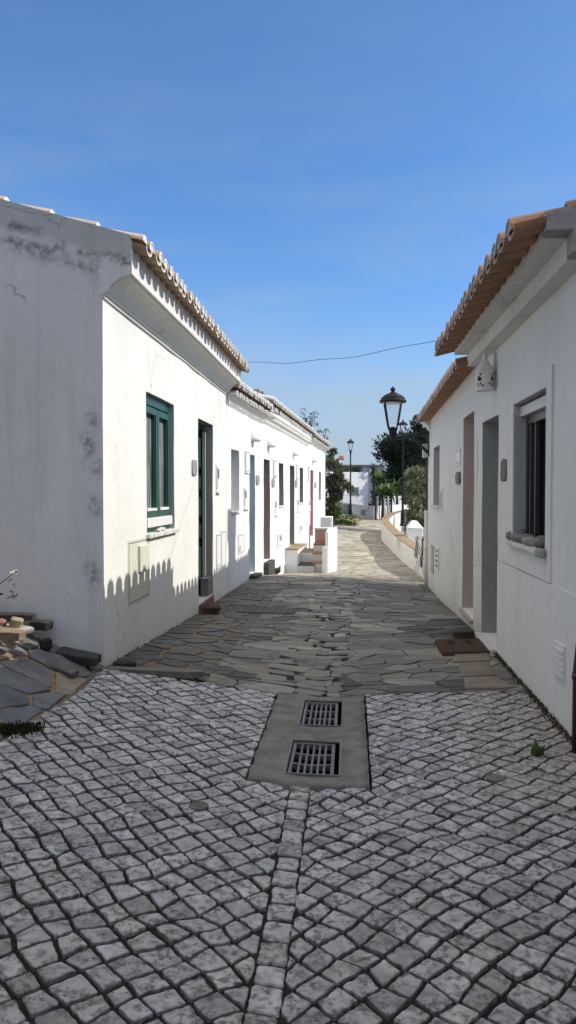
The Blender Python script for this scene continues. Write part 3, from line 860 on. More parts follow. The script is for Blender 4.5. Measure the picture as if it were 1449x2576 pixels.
def plaque(pos, s0, s1, z0, z1, mat, label, group, th=.026):
    b = MB(); n = 18; pts = []
    rr = random.Random(int(s0 * 100))
    for k in range(n):
        a = 2 * math.pi * k / n
        ca_, sa = math.cos(a), math.sin(a)
        ex = 0.45
        x = math.copysign(abs(ca_) ** ex, ca_); z = math.copysign(abs(sa) ** ex, sa)
        j = rr.uniform(.95, 1.03)
        pts.append((lerp(s0, s1, .5 + .5 * x * j), lerp(z0, z1, .5 + .5 * z * j)))
    cs, cz = (s0 + s1) / 2, (z0 + z1) / 2
    rows = []
    for k, h in ((1, -.01), (1, th * .7), (.86, th), (.8, th * .86)):
        rows.append([b.vert(pos(cs + (x - cs) * k, h, cz + (z - cz) * k)) for x, z in pts])
    for a, c in zip(rows, rows[1:]):
        for k in range(n): b.face((a[k], a[(k + 1) % n], c[(k + 1) % n], c[k]))
    b.face(rows[-1])
    o = b.build('house_plaque', mat, None)
    return tag(o, label, 'plaque', group)

# ================================================================= LEFT HOUSE (corner house)
def stain_base(pos_z, s, z, amt=.5, h=.35):
    k = max(0, 1 - (z - pos_z) / h); n_ = .5 + .5 * ns((s, z, 4.0), 2.5)
    return k * k * amt * (0.3 + n_)
def left_house():
    Y0, Y1 = 6.63, 13.41
    t = thing('white_house', (XL - 2, Y0, 0), 'cream white corner house with a green window and green door, nearest on the left', 'house', 'white plastered houses')
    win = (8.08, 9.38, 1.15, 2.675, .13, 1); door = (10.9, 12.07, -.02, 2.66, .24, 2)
    b = MB()
    wall_mesh(b, pL, Y0, Y1, -.6, 3.32, [win, door], st=.12, stain=lambda s, z: (stain_base(gz(XL, s), s, z, .25, .22) + (.25 * max(0, ns((s * 2, z, 3), 1.3) - .2)), .12 * max(0, ns((s, z * .5, 8), 1.0)), 0))
    # gable: receding a little to the left
    sty = [((20, 602), (120, 636), .052), ((120, 636), (222, 670), .036), ((236, 672), (246, 676), .05), ((232, 1048), (240, 1062), .055), ((222, 1100), (232, 1122), .065), ((248, 1168), (252, 1172), .05),
           ((238, 1262), (250, 1276), .05), ((232, 1425), (240, 1446), .06)]
    st3 = [(at_y(a[0], a[1], 6.68), at_y(c[0], c[1], 6.68), r) for a, c, r in sty]
    def gst(x, z):
        v = 0
        for a, c, r in st3:
            d = Vector((c.x - a.x, c.z - a.z)); l2 = max(d.length_squared, 1e-6)
            k = min(1, max(0, ((x - a.x) * d.x + (z - a.z) * d.y) / l2))
            q = Vector((x - a.x - d.x * k, z - a.z - d.y * k))
            if q.y < 0: q.y *= .45                                    # streaks run down
            v = max(v, math.exp(-(q.length / (r * .85)) ** 2) * .9)
        v += max(0, ns((x * 1.4, z * .5, 3.3), 1.6)) * .16 + .06 * max(0, ns((x, z, 1), 7))
        top = 3.84 + .30 * (-1.9 - x)
        crack = top - .235 + .02 * ns((x, 0, 2), 3)
        u = .05 + .16 * max(0, ns((x * .8, z * .35, 9.1), 1.3)) + .10 * max(0, (z - 1.2) / 2.6)
        if z > crack: u += .34 + .12 * ns((x, z, 4), 3)
        if abs(z - crack) < .03: v += 1.0
        return (min(1, v), 0, min(.8, u))
    nx = 64; nzs = 70
    xs = [-7.8 + (XL + 7.8) * (k / nx) ** .55 for k in range(nx + 1)]
    top = lambda x: 3.84 + .30 * (-1.905 - x) if x > -5 else 3.84 + .30 * (3.095) - .30 * (-5 - x)
    gy = lambda x: Y0 + .02 * (XL - x)
    rows = []
    for x in xs:
        rows.append([b.vert((x, gy(x) + ns((x, z, 0), 1.2) * .008, z), gst(x, z)) for z in [lerp(-.6, top(x), k / nzs) for k in range(nzs + 1)]])
    for a, c in zip(rows, rows[1:]):
        for k in range(nzs): b.face((a[k], c[k], c[k + 1], a[k + 1]), 3)
    cove = [(.0, 3.33), (.03, 3.345), (.06, 3.36), (.075, 3.39), (.10, 3.425), (.15, 3.462), (.20, 3.485), (.26, 3.50)]
    rows = []
    for n_, zb in cove:
        x = XL + n_
        rows.append([b.vert((x, Y0 - .001, lerp(zb, top(x), k / 10)), gst(x, lerp(zb, top(x), k / 10))) for k in range(11)])
    for a, c in zip(rows, rows[1:]):
        for k in range(10): b.face((a[k], c[k], c[k + 1], a[k + 1]), 3)
    # back and far gable close the body
    b.poly([(-7.8, Y0 + .3, -.6), (-7.8, Y1, -.6), (-7.8, Y1, 3.9), (-7.8, Y0 + .3, 3.9)], 0)
    b.poly([(-7.8, Y1, -.6), (XL, Y1, -.6), (XL, Y1, 3.8), (-5, Y1, 4.75), (-7.8, Y1, 3.9)], 0)
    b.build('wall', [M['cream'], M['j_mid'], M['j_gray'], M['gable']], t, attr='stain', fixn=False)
    # cornice
    c = MB()
    prof = [(-.05, 3.30), (.018, 3.30), (.022, 3.318), (.014, 3.324), (.034, 3.33), (.046, 3.345), (.046, 3.357), (.06, 3.36), (.075, 3.39), (.10, 3.425), (.15, 3.462), (.20, 3.485), (.235, 3.492), (.24, 3.505), (.262, 3.508), (.262, 3.78), (.262, 3.80), (-.05, 3.84)]
    rng = random.Random(5)
    c.sweep(prof, lambda s, n_, z: (XL + n_ + ns((s, z, 1), 1.3) * .006, s, z + ns((s, n_, 4), 1.1) * .008), Y0 + .004, Y1, 60)
    c.build('cornice', [M['corn']], t, attr='stain')
    r = MB()
    c0 = r.cur
    tile_roof(r, pL, Y0 + .11, Y1, .40, 3.735, .30, 9, pitch=.235, rng=random.Random(11))
    roof_deck(r, pL, Y0 + .25, Y1 - .01, .262, 3.70, .30, 3.1, 1)
    # verge tiles laid along the gable edge: the stepped line against the sky
    for k in range(9):
        d0 = k * .42
        x0 = -1.80 - d0; z0 = 3.765 + .30 * d0
        pts0, pts1 = [], []
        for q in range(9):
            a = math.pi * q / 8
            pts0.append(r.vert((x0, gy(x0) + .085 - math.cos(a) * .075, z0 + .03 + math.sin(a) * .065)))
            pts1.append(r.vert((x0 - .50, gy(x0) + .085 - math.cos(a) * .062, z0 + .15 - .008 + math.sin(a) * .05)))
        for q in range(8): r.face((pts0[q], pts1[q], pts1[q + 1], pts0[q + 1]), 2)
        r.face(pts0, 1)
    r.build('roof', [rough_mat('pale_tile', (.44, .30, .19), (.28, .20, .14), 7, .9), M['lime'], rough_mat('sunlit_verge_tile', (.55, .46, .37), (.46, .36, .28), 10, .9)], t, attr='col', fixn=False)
    # green window
    a, e, z0, z1 = win[:4]; P = lambda s, n_, z: pL(s, n_, z)
    bx = lambda B, s0, s1, n0, n1, za, zb: B.box((s0, n0, za), (s1, n1, zb), fn=P)
    wn = MB(); fr = .075; n0, n1 = -.128, -.055
    bx(wn, a, a + fr, n0, n1, z0, z1); bx(wn, e - fr, e, n0, n1, z0, z1); bx(wn, a + fr, e - fr, n0, n1, z1 - .11, z1); bx(wn, a + fr, e - fr, n0, n1, z0, z0 + .10)
    wo = wn.build('window', M['green'], t, bev=.006); wo['label'] = 'green framed two leaf window'
    mid = (a + e) / 2
    for s0, s1 in ((a + fr + .004, mid - .006), (mid + .006, e - fr - .004)):
        q = MB(); f2 = .07; za, zb = z0 + .165, z1 - .13
        for u in ((s0, s0 + f2, za, zb), (s1 - f2, s1, za, zb), (s0 + f2, s1 - f2, zb - .075, zb), (s0 + f2, s1 - f2, za, za + .075)):
            bx(q, u[0], u[1], -.10, -.040, u[2], u[3])
        for u in ((s0 + f2, s0 + f2 + .02), (s1 - f2 - .02, s1 - f2)): bx(q, u[0], u[1], -.10, -.055, za + .075, zb - .075)
        q.build('sash', M['green'], wo, bev=.006)
        q = MB(); bx(q, s0 + f2, s1 - f2, -.12, -.03, za + .076, za + .105); q.build('glazing_bar', M['whitepaint'], wo)
        q = MB(); bx(q, s0 + .07, s1 - .07, -.098, -.094, za + .1, zb - .07); q.build('pane', M['winpane'], wo)
    q = MB(); bx(q, a + fr, e - fr, -.12, -.005, z0 + .06, z0 + .165); q.build('weather_rail', M['whitepaint'], wo, bev=.012)
    q = MB(); bx(q, a - .05, e + .05, -.10, .055, z0 - .045, z0 - .002); q.build('sill', M['marble'], wo, bev=.008)
    # panelled door
    a, e, z0, z1 = door[:4]
    d = MB(); bx(d, a, e, -.24, -.20, z0 + .02, z1)
    do = d.build('door', M['dgreen'], t); do['label'] = 'dark green panelled entrance door'
    q = MB()
    for u in ((a, a + .07, z0, z1), (e - .07, e, z0, z1), (a + .07, e - .07, z1 - .08, z1)): bx(q, u[0], u[1], -.199, -.15, u[2], u[3])
    q.build('frame', M['dgreen'], do, bev=.005)
    for row, (za, zb) in enumerate(((.22, .75), (.88, 1.10), (1.22, 1.52), (1.64, 1.86), (1.98, 2.45))):
        for s0, s1 in ((a + .12, (a + e) / 2 - .05), ((a + e) / 2 + .05, e - .12)):
            q = MB(); bx(q, s0, s1, -.199, -.165, za, zb); q.build('panel', M['dgreen'], do, bev=.014)
    q = MB(); bx(q, e - .10, e - .07, -.148, -.10, z0 + .3, z1 - .12); q.build('draught_strip', M['cabinet'], do)
    q = MB(); bx(q, a + .01, e - .01, -.20, .02, z0 - .17, z0 - .01); q.build('threshold', M['cotto'], do, bev=.008)
    q = MB(); bx(q, e - .30, e + .0, -.145, -.02, z0, z0 + .28); q.build('step_riser', M['j_dark'], do, bev=.01)
    # fittings
    cab(t, pL, 7.36, 8.16, .47, 1.125, M['cabinet'], n=.008, vents=0, extra=[(7.70, 8.04, .78, 1.05, .03, M['cabinet'], 'meter_window')], label='pale green meter cabinet with a raised cover')
    cab(t, pL, 12.36, 12.78, .36, .92, M['cabinet_w'], n=.012); cab(t, pL, 12.80, 13.26, .30, .95, M['cabinet_w'], n=.014)
    letterbox(t, pL, 12.33, 1.60, 2.05, wd=.34)
M['winpane'] = rough_mat('curtain_reflection_glass', (.34, .37, .37), (.07, .085, .085), 6, .08, 0, spec=.6, stretch=(1, 7, .35), lo=.42, hi=.58)  # pale curtain reflections painted into the pane as upright streaks
left_house()
plaque(pL, 10.42, 10.72, 1.83, 2.05, M['plaque_l'], 'pale stone plaque between the green window and the green door', 'small plaques on the white walls')

# ================================================================= ROW OF LEFT HOUSES
jslot = {'w': 1, 'b': 2, 'br': 3, 'd': 4, 'o': 5, 'p': 6}
JM = [M['white'], M['j_white'], M['j_blue'], M['j_brown'], M['j_dark'], M['j_olive'], M['j_pink']]
def row_house(s0, s1, zbase, crest, ops, label, seed, cove=1.0, doors=(), wins=(), near_cap=True):
    t = thing('white_house', (LA + LB * s0 - 1, s0, gz(-2, s0)), label, 'house', 'white plastered houses')
    zt = zbase + .05
    b = MB()
    wall_mesh(b, pL2, s0, s1, -1.0, zt, ops, st=.16, amp=.010, stain=lambda s, z: (stain_base(gz(LA + LB * s, s), s, z, .22, .2), 0, 0))
    D = 5.0; zr = crest - .1
    for s in (s0, s1):
        b.poly([pL2(s, 0, -1), pL2(s, -D, -1), pL2(s, -D, zr), pL2(s, -D / 2, zr + D / 2 * .28), pL2(s, 0, zr)], 0)
    b.poly([pL2(s0, -D, -1), pL2(s1, -D, -1), pL2(s1, -D, zr), pL2(s0, -D, zr)], 0)
    b.build('wall', JM, t, attr='stain', fixn=False)
    c = MB(); z = zbase; H = crest - zbase - .22
    prof = [(-.04, z - .02), (.014, z - .02), (.02, z), (.035, z + .01), (.045, z + .05 * cove), (.07, z + .09 * cove), (.11, z + .115 * cove), (.118, z + .13), (.118, z + .155), (.135, z + .16), (.135, z + .18), (.15, z + .185), (.15, z + H), (-.04, z + H + .04)]
    c.sweep(prof, lambda s, n_, zz: pL2(s, n_ + ns((s, zz, 1), 1.3) * .005, zz + ns((s, n_, 4), 1.2) * .01), s0 + .002, s1 - .002, max(12, int((s1 - s0) * 8)))
    c.build('cornice', M['corn2'], t, attr='stain')
    r = MB(); rg = random.Random(seed)
    tile_roof(r, pL2, s0 + .02, s1 - .02, .24, crest - .105, .28, 7, pitch=.21, mt=0, mlime=1, rc=.088, rch=.085, chd=.05, rng=rg, jit=.012, white=True)
    tile_roof(r, pL2, s0 + .02, s1 - .02, .18, crest - .255, .10, 1, pitch=.15, mt=1, mlime=1, rc=.058, rch=.055, chd=.03, length=.25, rng=rg, jit=.008)
    roof_deck(r, pL2, s0 + .01, s1 - .01, .10, crest - .14, .28, 2.55, 0)
    r.build('roof', [M['tile_old'], M['lime']], t, attr='col', fixn=False)
    return t
M['corn2'] = plaster('row_cornice_plaster', (0.78, 0.765, 0.72), var=0.12, bevel=0.006)
def recess_back(t, op, mat, name, d=None, leaf=None, label=None):
    a, e, z0, z1, dep, _ = op
    b = MB(); b.box((a, -dep, z0), (e, -dep + .04, z1), fn=lambda s, n_, z: pL2(s, n_, z)); o = b.build(name, mat, t)
    if label: o['label'] = label
    if leaf:
        b = MB(); b.box((e - .075, -dep + .045, z0 + .02), (e - .02, -.07, z1 - .05), fn=lambda s, n_, z: pL2(s, n_, z)); b.build('open_leaf', leaf, o)
    return o
W1 = (13.83, 14.56, 1.24, 2.385, .34, 1); D1 = (15.62, 16.27, -.10, 2.38, .34, 2)
D2 = (17.40, 18.31, 0.0, 2.36, .34, 3); W2 = (19.79, 20.64, 1.24, 2.36, .34, 4); D3 = (21.9, 22.96, 0.02, 2.375, .36, 5); W3 = (24.29, 25.27, 1.26, 2.385, .34, 4)
D4 = (27.53, 28.61, -.02, 2.40, .40, 1); W4 = (30.72, 31.73, 1.28, 2.42, .40, 6)
a = row_house(13.415, 17.30, 3.16, 3.57, [W1, D1], 'white terrace house with the pale blue doorway, joined to the corner house', 21, 1.2)
o = recess_back(a, W1, M['j_white'], 'window'); q = MB(); q.box((W1[0] - .03, -.33, 1.20), (W1[1] + .03, .03, 1.238), fn=pL2); q.build('sill', M['lime'], o, bev=.006)
o = recess_back(a, D1, M['j_blue'], 'door', label='pale blue door deep in its recess'); q = MB(); q.box((D1[0] - .02, -.3, -.55), (D1[1] + .02, .16, -.11), fn=pL2); q.build('doorstep', M['darkstone'], o, bev=.02)
letterbox(a, pL2, 14.98, 1.27, 1.70, wd=.46)
cab(a, pL2, 15.10, 15.55, 1.98, 2.42, M['cabinet_w'], n=.03)
cab(a, pL2, 14.42, 15.05, .40, .80, M['cabinet_w'], n=.01, vents=4)
cab(a, pL2, 13.5, 13.66, -.02, .28, M['cabinet_w'], name='gas_hatch', n=.01, groove=False)
h2 = row_house(17.30, 26.6, 3.20, 3.76, [D2, W2, D3, W3], 'long white terrace house with brown and grey doorways under a twin tile eave', 31, .9)
o = recess_back(h2, D2, M['j_brown'], 'door', label='door deep in its recess, brown from shade put into its colour'); q = MB(); q.box((D2[0] - .02, -.3, -.42), (D2[1] + .02, .12, -.01), fn=pL2); q.build('doorstep', M['darkstone'], o, bev=.02)
o = recess_back(h2, W2, M['j_dark'], 'window'); q = MB(); q.box((W2[0] - .03, -.33, 1.205), (W2[1] + .03, .035, 1.238), fn=pL2); q.build('sill', M['lime'], o, bev=.006)
recess_back(h2, D3, M['j_olive'], 'door', label='door above the raised step, its shade put in as grey green')
o = recess_back(h2, W3, M['j_dark'], 'window'); q = MB(); q.box((W3[0] - .03, -.33, 1.225), (W3[1] + .03, .035, 1.258), fn=pL2); q.build('sill', M['lime'], o, bev=.006)
letterbox(h2, pL2, 19.0, 1.02, 1.42, wd=.5); letterbox(h2, pL2, 23.6, 1.0, 1.42, wd=.55)
cab(h2, pL2, 18.75, 19.35, 1.98, 2.40, M['cabinet_w'], n=.035); cab(h2, pL2, 23.35, 23.95, 2.0, 2.45, M['cabinet_w'], n=.035)
cab(h2, pL2, 19.45, 20.30, .18, .52, M['cabinet_w'], n=.02, extra=[(19.75, 20.15, .33, .47, .006, M['plaque_l'], 'meter_window')])
cab(h2, pL2, 24.2, 24.9, .25, .55, M['cabinet_w'], n=.02, extra=[(24.4, 24.75, .38, .52, .006, M['plaque_l'], 'meter_window')])
b = MB(); b.box((-2.42, 18.3, 3.62), (-2.10, 18.75, 3.96)); b.box((-2.47, 18.25, 3.96), (-2.05, 18.80, 4.0)); b.box((-2.36, 18.38, 4.0), (-2.16, 18.67, 4.07))
ch = b.build('chimney', M['lime_gray'], h2, bev=.01)
b = MB(); b.box((-2.33, 18.285, 3.78), (-2.20, 18.299, 3.90)); b.build('vent_hole', M['line'], ch)
h3 = row_house(26.6, 33.72, 3.33, 3.72, [D4, W4], 'farthest white terrace house on the left with the red door', 41, .8)
o = recess_back(h3, D4, M['red'], 'door', leaf=M['red'], label='red door standing open against the jamb')
recess_back(h3, W4, M['j_pink'], 'window')
cab(h3, pL2, 26.75, 27.2, 2.02, 2.5, M['cabinet_w'], n=.04); letterbox(h3, pL2, 27.0, .95, 1.35, wd=.45)
for q, (s0, s1, z0, z1, lab) in enumerate(((16.35, 16.72, 1.76, 1.97, 'small dark plaque beside the pale blue doorway'), (18.52, 18.95, 1.72, 1.94, 'small dark plaque beside the brown doorway'),
        (23.08, 23.55, 1.74, 1.97, 'small dark plaque beside the grey green doorway'), (28.95, 29.5, 1.76, 1.97, 'small dark plaque beside the red door'))):
    plaque(pL2, s0, s1, z0, z1, M['plaque_l'], lab, 'small plaques on the white walls', th=.03)
# loop of black cable down the eaves joint
b = MB(); b.ring_tube([pL2(26.58, .18, 3.66), pL2(26.5, .20, 3.52), pL2(26.4, .12, 3.38), pL2(26.35, .05, 3.30), pL2(26.3, .03, 3.24)], .022, 6)
b.build('eave_cable', M['wire'], h2, smooth=True); b = MB(); b.ring_tube([pL2(17.1, .10, 3.45), pL2(17.5, .22, 3.40), pL2(18.2, .24, 3.43), pL2(18.5, .2, 3.55), pL2(18.3, .18, 3.62)], .012, 5)
b.build('eave_cable', M['wire'], h2, smooth=True)

def sconce(s, z, sc, label):
    b = MB(); n = 10; rings = []
    for k in range(7):
        ph = math.pi / 2 * k / 6
        ring = []
        for j in range(n + 1):
            th_ = math.pi * j / n
            r = math.cos(ph)
            ring.append(b.vert(pL2(s - math.cos(th_) * r * sc * .62, math.sin(th_) * r * sc * .62, z + math.sin(ph) * sc)))
        rings.append(ring)
    for a_, c in zip(rings, rings[1:]):
        for j in range(n): b.face((a_[j], a_[j + 1], c[j + 1], c[j]))
    b.face(rings[0])
    o = b.build('wall_lamp', M['white'], None, attr='stain', smooth=True)
    return tag(o, label, 'wall lamp', 'white half dome wall lamps on the left row')
sconce(16.0, 2.66, .28, 'half dome plaster wall lamp nearest the corner house, above the pale blue doorway')
sconce(18.1, 2.66, .28, 'half dome plaster wall lamp above the brown doorway')
sconce(22.7, 2.68, .27, 'half dome plaster wall lamp with a wire loop above the grey green doorway')
sconce(28.3, 2.70, .30, 'half dome plaster wall lamp above the red door, farthest along the row')

# steps and landings before the row
def stairs():
    t = thing('entrance_landing', (-1.6, 21.9, -.65), 'white plastered landing block with stone top and two side steps before the grey doorway', 'steps')
    b = MB(); P = pL2
    b.box((20.9, -.02, -1.0), (23.1, .36, .03), fn=P); b.build('block', M['white'], t, attr='stain', bev=.02)
    b = MB(); b.box((20.88, -.0, .031), (23.08, .375, .06), fn=P); b.build('paving', M['tanstone'], t, bev=.008)
    b = MB(); b.box((21.5, .362, -1.0), (22.9, .80, -.10), fn=P); b.build('step', M['white'], t, attr='stain', bev=.015)
    b = MB(); b.box((21.52, .362, -.099), (22.88, .81, -.075), fn=P); b.build('step_paving', M['tanstone'], t, bev=.006)
    b = MB(); b.box((20.75, .365, -1.0), (21.48, .81, -.39), fn=P); b.build('step', M['j_mid'], t, attr='stain', bev=.015)  # lower step in grey instead of white, front shade put into the colour
    b = MB(); b.box((20.74, .365, -.389), (21.49, .82, -.36), fn=P); b.build('step_paving', M['darkstone'], t, bev=.006)
    t = thing('entrance_stairs', (-.8, 21.8, -.65), 'white stairs of three risers with a pink back wall and thick side parapet', 'steps')
    zt = [-.34, -.12, .10]
    for k, (y0, y1) in enumerate(((20.9, 21.35), (21.35, 21.8), (21.8, 23.3))):
        b = MB(); b.box((-1.03, y0, -1.1), (-.665, y1 - .003, zt[k])); b.build('riser', M['bounce_cream'], t, attr='stain', bev=.015)
        b = MB(); b.box((-1.03, y0 - .015, zt[k] + .001), (-.665, y1 - .004, zt[k] + .03)); b.build('tread', [M['tanstone'], M['tanstone'], M['cotto']][k], t, bev=.006)
    b = MB(); b.box((-1.05, 23.2, .11), (-.665, 23.4, .47)); b.build('back_wall', M['pinkwall'], t, attr='stain')
    b = MB(); b.box((-1.06, 23.15, .472), (-.64, 23.45, .53)); b.build('coping', M['white'], t, attr='stain', bev=.015)
    b = MB()
    def prism(pl, z0, z1):
        lo = [b.vert((x, y, z0)) for x, y in pl]; hi = [b.vert((x, y, z1)) for x, y in pl]
        b.face(lo[::-1]); b.face(hi)
        for k in range(len(pl)): b.face((lo[k], lo[(k + 1) % len(pl)], hi[(k + 1) % len(pl)], hi[k]))
    prism([(-.655, 20.76), (-.575, 20.74), (-.38, 21.55), (-.38, 23.6), (-.655, 23.6)], -1.1, .53)
    prism([(-.74, 20.72), (-.60, 20.70), (-.60, 20.757), (-.66, 20.90), (-.74, 20.90)], -1.1, .12)
    b.build('parapet', M['white'], t, attr='stain', bev=.03)
    t = thing('gate_pier', (-.85, 27, -.5), 'short white pier with its front shade painted grey, behind the stairs', 'pier')
    b = MB(); b.box((-1.04, 27, -1), (-.60, 27.6, .74)); b.build('shaft', M['white'], t, attr='stain', bev=.03)
    b = MB(); b.box((-1.01, 26.985, -.2), (-.69, 26.999, .69)); b.build('shaded_front', M['j_mid'], t, attr='stain')  # grey sheet stands in for shade on the white pier front
M['bounce_cream'] = plaster('bounce_tinted_plaster', (0.70, 0.62, 0.56))  # shaded risers: pinkish bounce light put into the plaster colour
stairs()

# ================================================================= RIGHT HOUSE 1
def right_house():
    Y0, Y1 = 5.13, 9.30
    t = thing('white_house', (XR + 2, Y0, 0), 'white house with a dark window over a pebble lined sill, nearest on the right', 'house', 'white plastered houses')
    win = (6.06, 7.25, 1.155, 2.405, .17, 1); door = (8.04, 8.99, -.02, 2.395, .34, 2)
    b = MB()
    spots = [(7.02, .26, .16), (6.95, .36, .10), (5.95, .30, .05), (6.1, .12, .12), (5.75, .1, .15), (6.75, .10, .1)]
    def st_(s, z):
        v = stain_base(gz(XR, s), s, z, .75, .26) + .25 * stain_base(gz(XR, s), s, z, .8, .7)
        for a_, c, r in spots: v += .55 * math.exp(-((s - a_) ** 2 + ((z - c) * .6) ** 2) / r ** 2)
        return (min(1, v), .55 * stain_base(gz(XR, s), s, z, .8, .5) + .10 * max(0, ns((s, z, 2), 1.2)), 0)
    wall_mesh(b, pR, Y0, Y1, -.5, 3.12, [win, door], st=.10, stain=st_)
    for s in (Y0, Y1): b.poly([pR(s, .0, -.5), pR(s, -6, -.5), pR(s, -6, 3.3), pR(s, -3, 4.2), pR(s, 0, 3.3)], 0)
    b.poly([pR(Y0, -6, -.5), pR(Y1, -6, -.5), pR(Y1, -6, 3.3), pR(Y0, -6, 3.3)], 0)
    b.build('wall', [M['grayw'], M['j_mid'], M['j_gray']], t, attr='stain', fixn=False)
    c = MB()
    def pc(s, n_, z): return (XR - n_ + ns((s, z, 1), 1.5) * .006, s, z + ns((s, n_, 4), 1.3) * .008)
    for k in range(2):
        pr = [(-.05, 3.085), (.13, 3.085), (.13, 3.225), (.28, 3.225), (.28, 3.345), (-.05, 3.40)]
    c.sweep(pr, pc, Y0 - .02, Y1, 48, caps=True)
    for q in range(len(c.v)):
        s = c.v[q][1]; c.c[q] = (.10 + .35 * max(0, ns((s * 2, c.v[q][2] * 3, 2), 1.2)), .2 * max(0, ns((s, c.v[q][2], 9), 1.2)), 0)
    c.build('cornice', M['grayw'], t, attr='stain')
    # stained stub of the gable parapet at the near end
    g = MB()
    g.sweep([(-.9, 3.10), (.13, 3.10), (.13, 3.24), (.29, 3.24), (.29, 3.345), (.10, 3.395), (-.9, 3.63)], pR, Y0 - .16, Y0 - .022, 3)
    for q in range(len(g.v)): g.c[q] = (.55, 0, .72)
    g.build('gable_parapet', M['grayw'], t, attr='stain')
    r = MB()
    tile_roof(r, pR, Y0 - .06, Y1 + .02, .50, 3.262, .26, 8, pitch=.25, mt=0, mlime=1, rc=.099, rch=.105, chd=.06, length=.46, rng=random.Random(17), jit=.008)
    roof_deck(r, pR, Y0, Y1, .27, 3.275, .26, 3.2, 0)
    r.build('roof', [M['tile'], M['lime_gray']], t, attr='col', fixn=False)
    P = pR
    bx = lambda B, s0, s1, n0, n1, za, zb, mi=None: B.box((s0, n0, za), (s1, n1, zb), mi, fn=P)
    a, e, z0, z1 = win[:4]
    # raised band round the window and the plinth below it
    q = MB(); o_ = .016
    S0, S1, ZA, ZB = 5.90, 7.93, .915, 2.555
    for u in ((S0, a, ZA, ZB), (e, S1, ZA, ZB), (a, e, z1, ZB), (a, e, ZA, z0)): bx(q, u[0], u[1], -.004, o_, u[2], u[3])
    q.build('window_surround', M['grayw'], t, attr='stain')
    q = MB(); bx(q, Y0 + .002, 7.99, -.004, .012, -.4, .905); 
    ql = q.build('plinth', M['grayw'], t, attr='stain')
    f = MB(); n0, n1 = -.17, -.10; fr = .05
    for u in ((a, a + fr, z0, z1 - .117), (e - fr, e, z0, z1 - .117), (a + fr, e - fr, z1 - .19, z1 - .117), (a + fr, e - fr, z0, z0 + .05)): bx(f, u[0], u[1], n0, n1, u[2], u[3])
    wo = f.build('window', M['winframe'], t, bev=.004); wo['label'] = 'dark sliding window under a white shutter box'
    q = MB(); bx(q, a, e, -.165, -.045, z1 - .115, z1 - .025); q.build('shutter_box', M['alu'], wo, bev=.006)
    q = MB(); bx(q, a + fr, e - fr, -.155, -.15, z0 + .05, z1 - .19); q.build('pane', M['darkglass'], wo)
    for s_, wd, mt in ((a + .20, .05, M['alu']), (a + .34, .03, M['winframe']), (e - .16, .035, M['winframe']), (e - .35, .03, M['winframe'])):
        q = MB(); bx(q, s_, s_ + wd, -.148, -.105, z0 + .052, z1 - .192); q.build('sash', mt, wo, bev=.004)
    q = MB(); bx(q, a - .04, e + .10, -.12, .065, z0 - .045, z0 - .001); q.build('sill', M['lime'], wo, bev=.012)
    q = MB(); bx(q, a - .06, a + .075, .018, .075, z0 - .062, z0 + .012); q.build('sill_end', M['lime_gray'], wo, bev=.02)
    a, e, z0, z1 = door[:4]
    d = MB(); bx(d, a, e, -.34, -.30, z0, z1); do = d.build('door', M['j_gray'], t)
    q = MB(); bx(q, a - .02, e + .03, -.32, .075, z0 - .05, z0 - .002); q.build('threshold', M['lime'], do, bev=.008)
    q = MB(); bx(q, 5.48, 5.72, -.005, .024, .26, .52)
    for k in range(5): bx(q, 5.50, 5.69, .0241, .036, .285 + k * .045, .303 + k * .045)
    q.build('vent', M['cabinet_w'], t)
    b = MB(); b.ring_tube([pR(5.03, .046, -.1), pR(5.03, .044, .45), pR(5.03, .02, .70), pR(5.03, -.02, .86)], .045, 12)
    b.ring_tube([pR(5.03, .044, .40), pR(5.03, .043, .44)], .051, 12)
    b.build('standpipe', M['maroon'], t, smooth=True)
right_house()
plaque(pR, 7.50, 7.78, 1.70, 1.925, M['plaque'], 'dark slate plaque between the grey doorway and the pebble sill window', 'small plaques on the white walls', th=.03)
def wall_tile(pos, s0, s1, z0, z1, label):
    b = MB(); b.box((s0, -.004, z0), (s1, .012, z1), 0, fn=pos)
    t = b.build('wall_tile', [M['whitepaint']], None, bev=.003); tag(t, label, 'tile', 'small painted tiles on the right wall')
    z_ = (z0, z1)
    for zc in (lerp(z0, z1, .14), lerp(z0, z1, .88)):
        q = MB()
        n = 6
        for k in range(n):
            s = lerp(s0 + .02, s1 - .02, (k + .5) / n); w_ = (s1 - s0) / n * .34; hh = (z1 - z0) * .055 * (1 + .4 * math.sin(k * 2.1))
            q.poly([pos(s - w_, .0135, zc), pos(s, .0135, zc - hh), pos(s + w_, .0135, zc), pos(s, .0135, zc + hh)])
        q.build('ornament', M['winframe'], t, fixn=False)
    return t
wall_tile(pR, 7.55, 7.76, 1.535, 1.655, 'small white tile with dark ornament below the slate plaque')
wall_tile(pR2, 10.88, 11.34, 1.98, 2.21, 'white ornamented tile beside the pink doorway, above its plaque')
plaque(pR2, 10.86, 11.28, 1.71, 1.885, M['plaque'], 'dark slate plaque beside the pink doorway', 'small plaques on the white walls', th=.03)

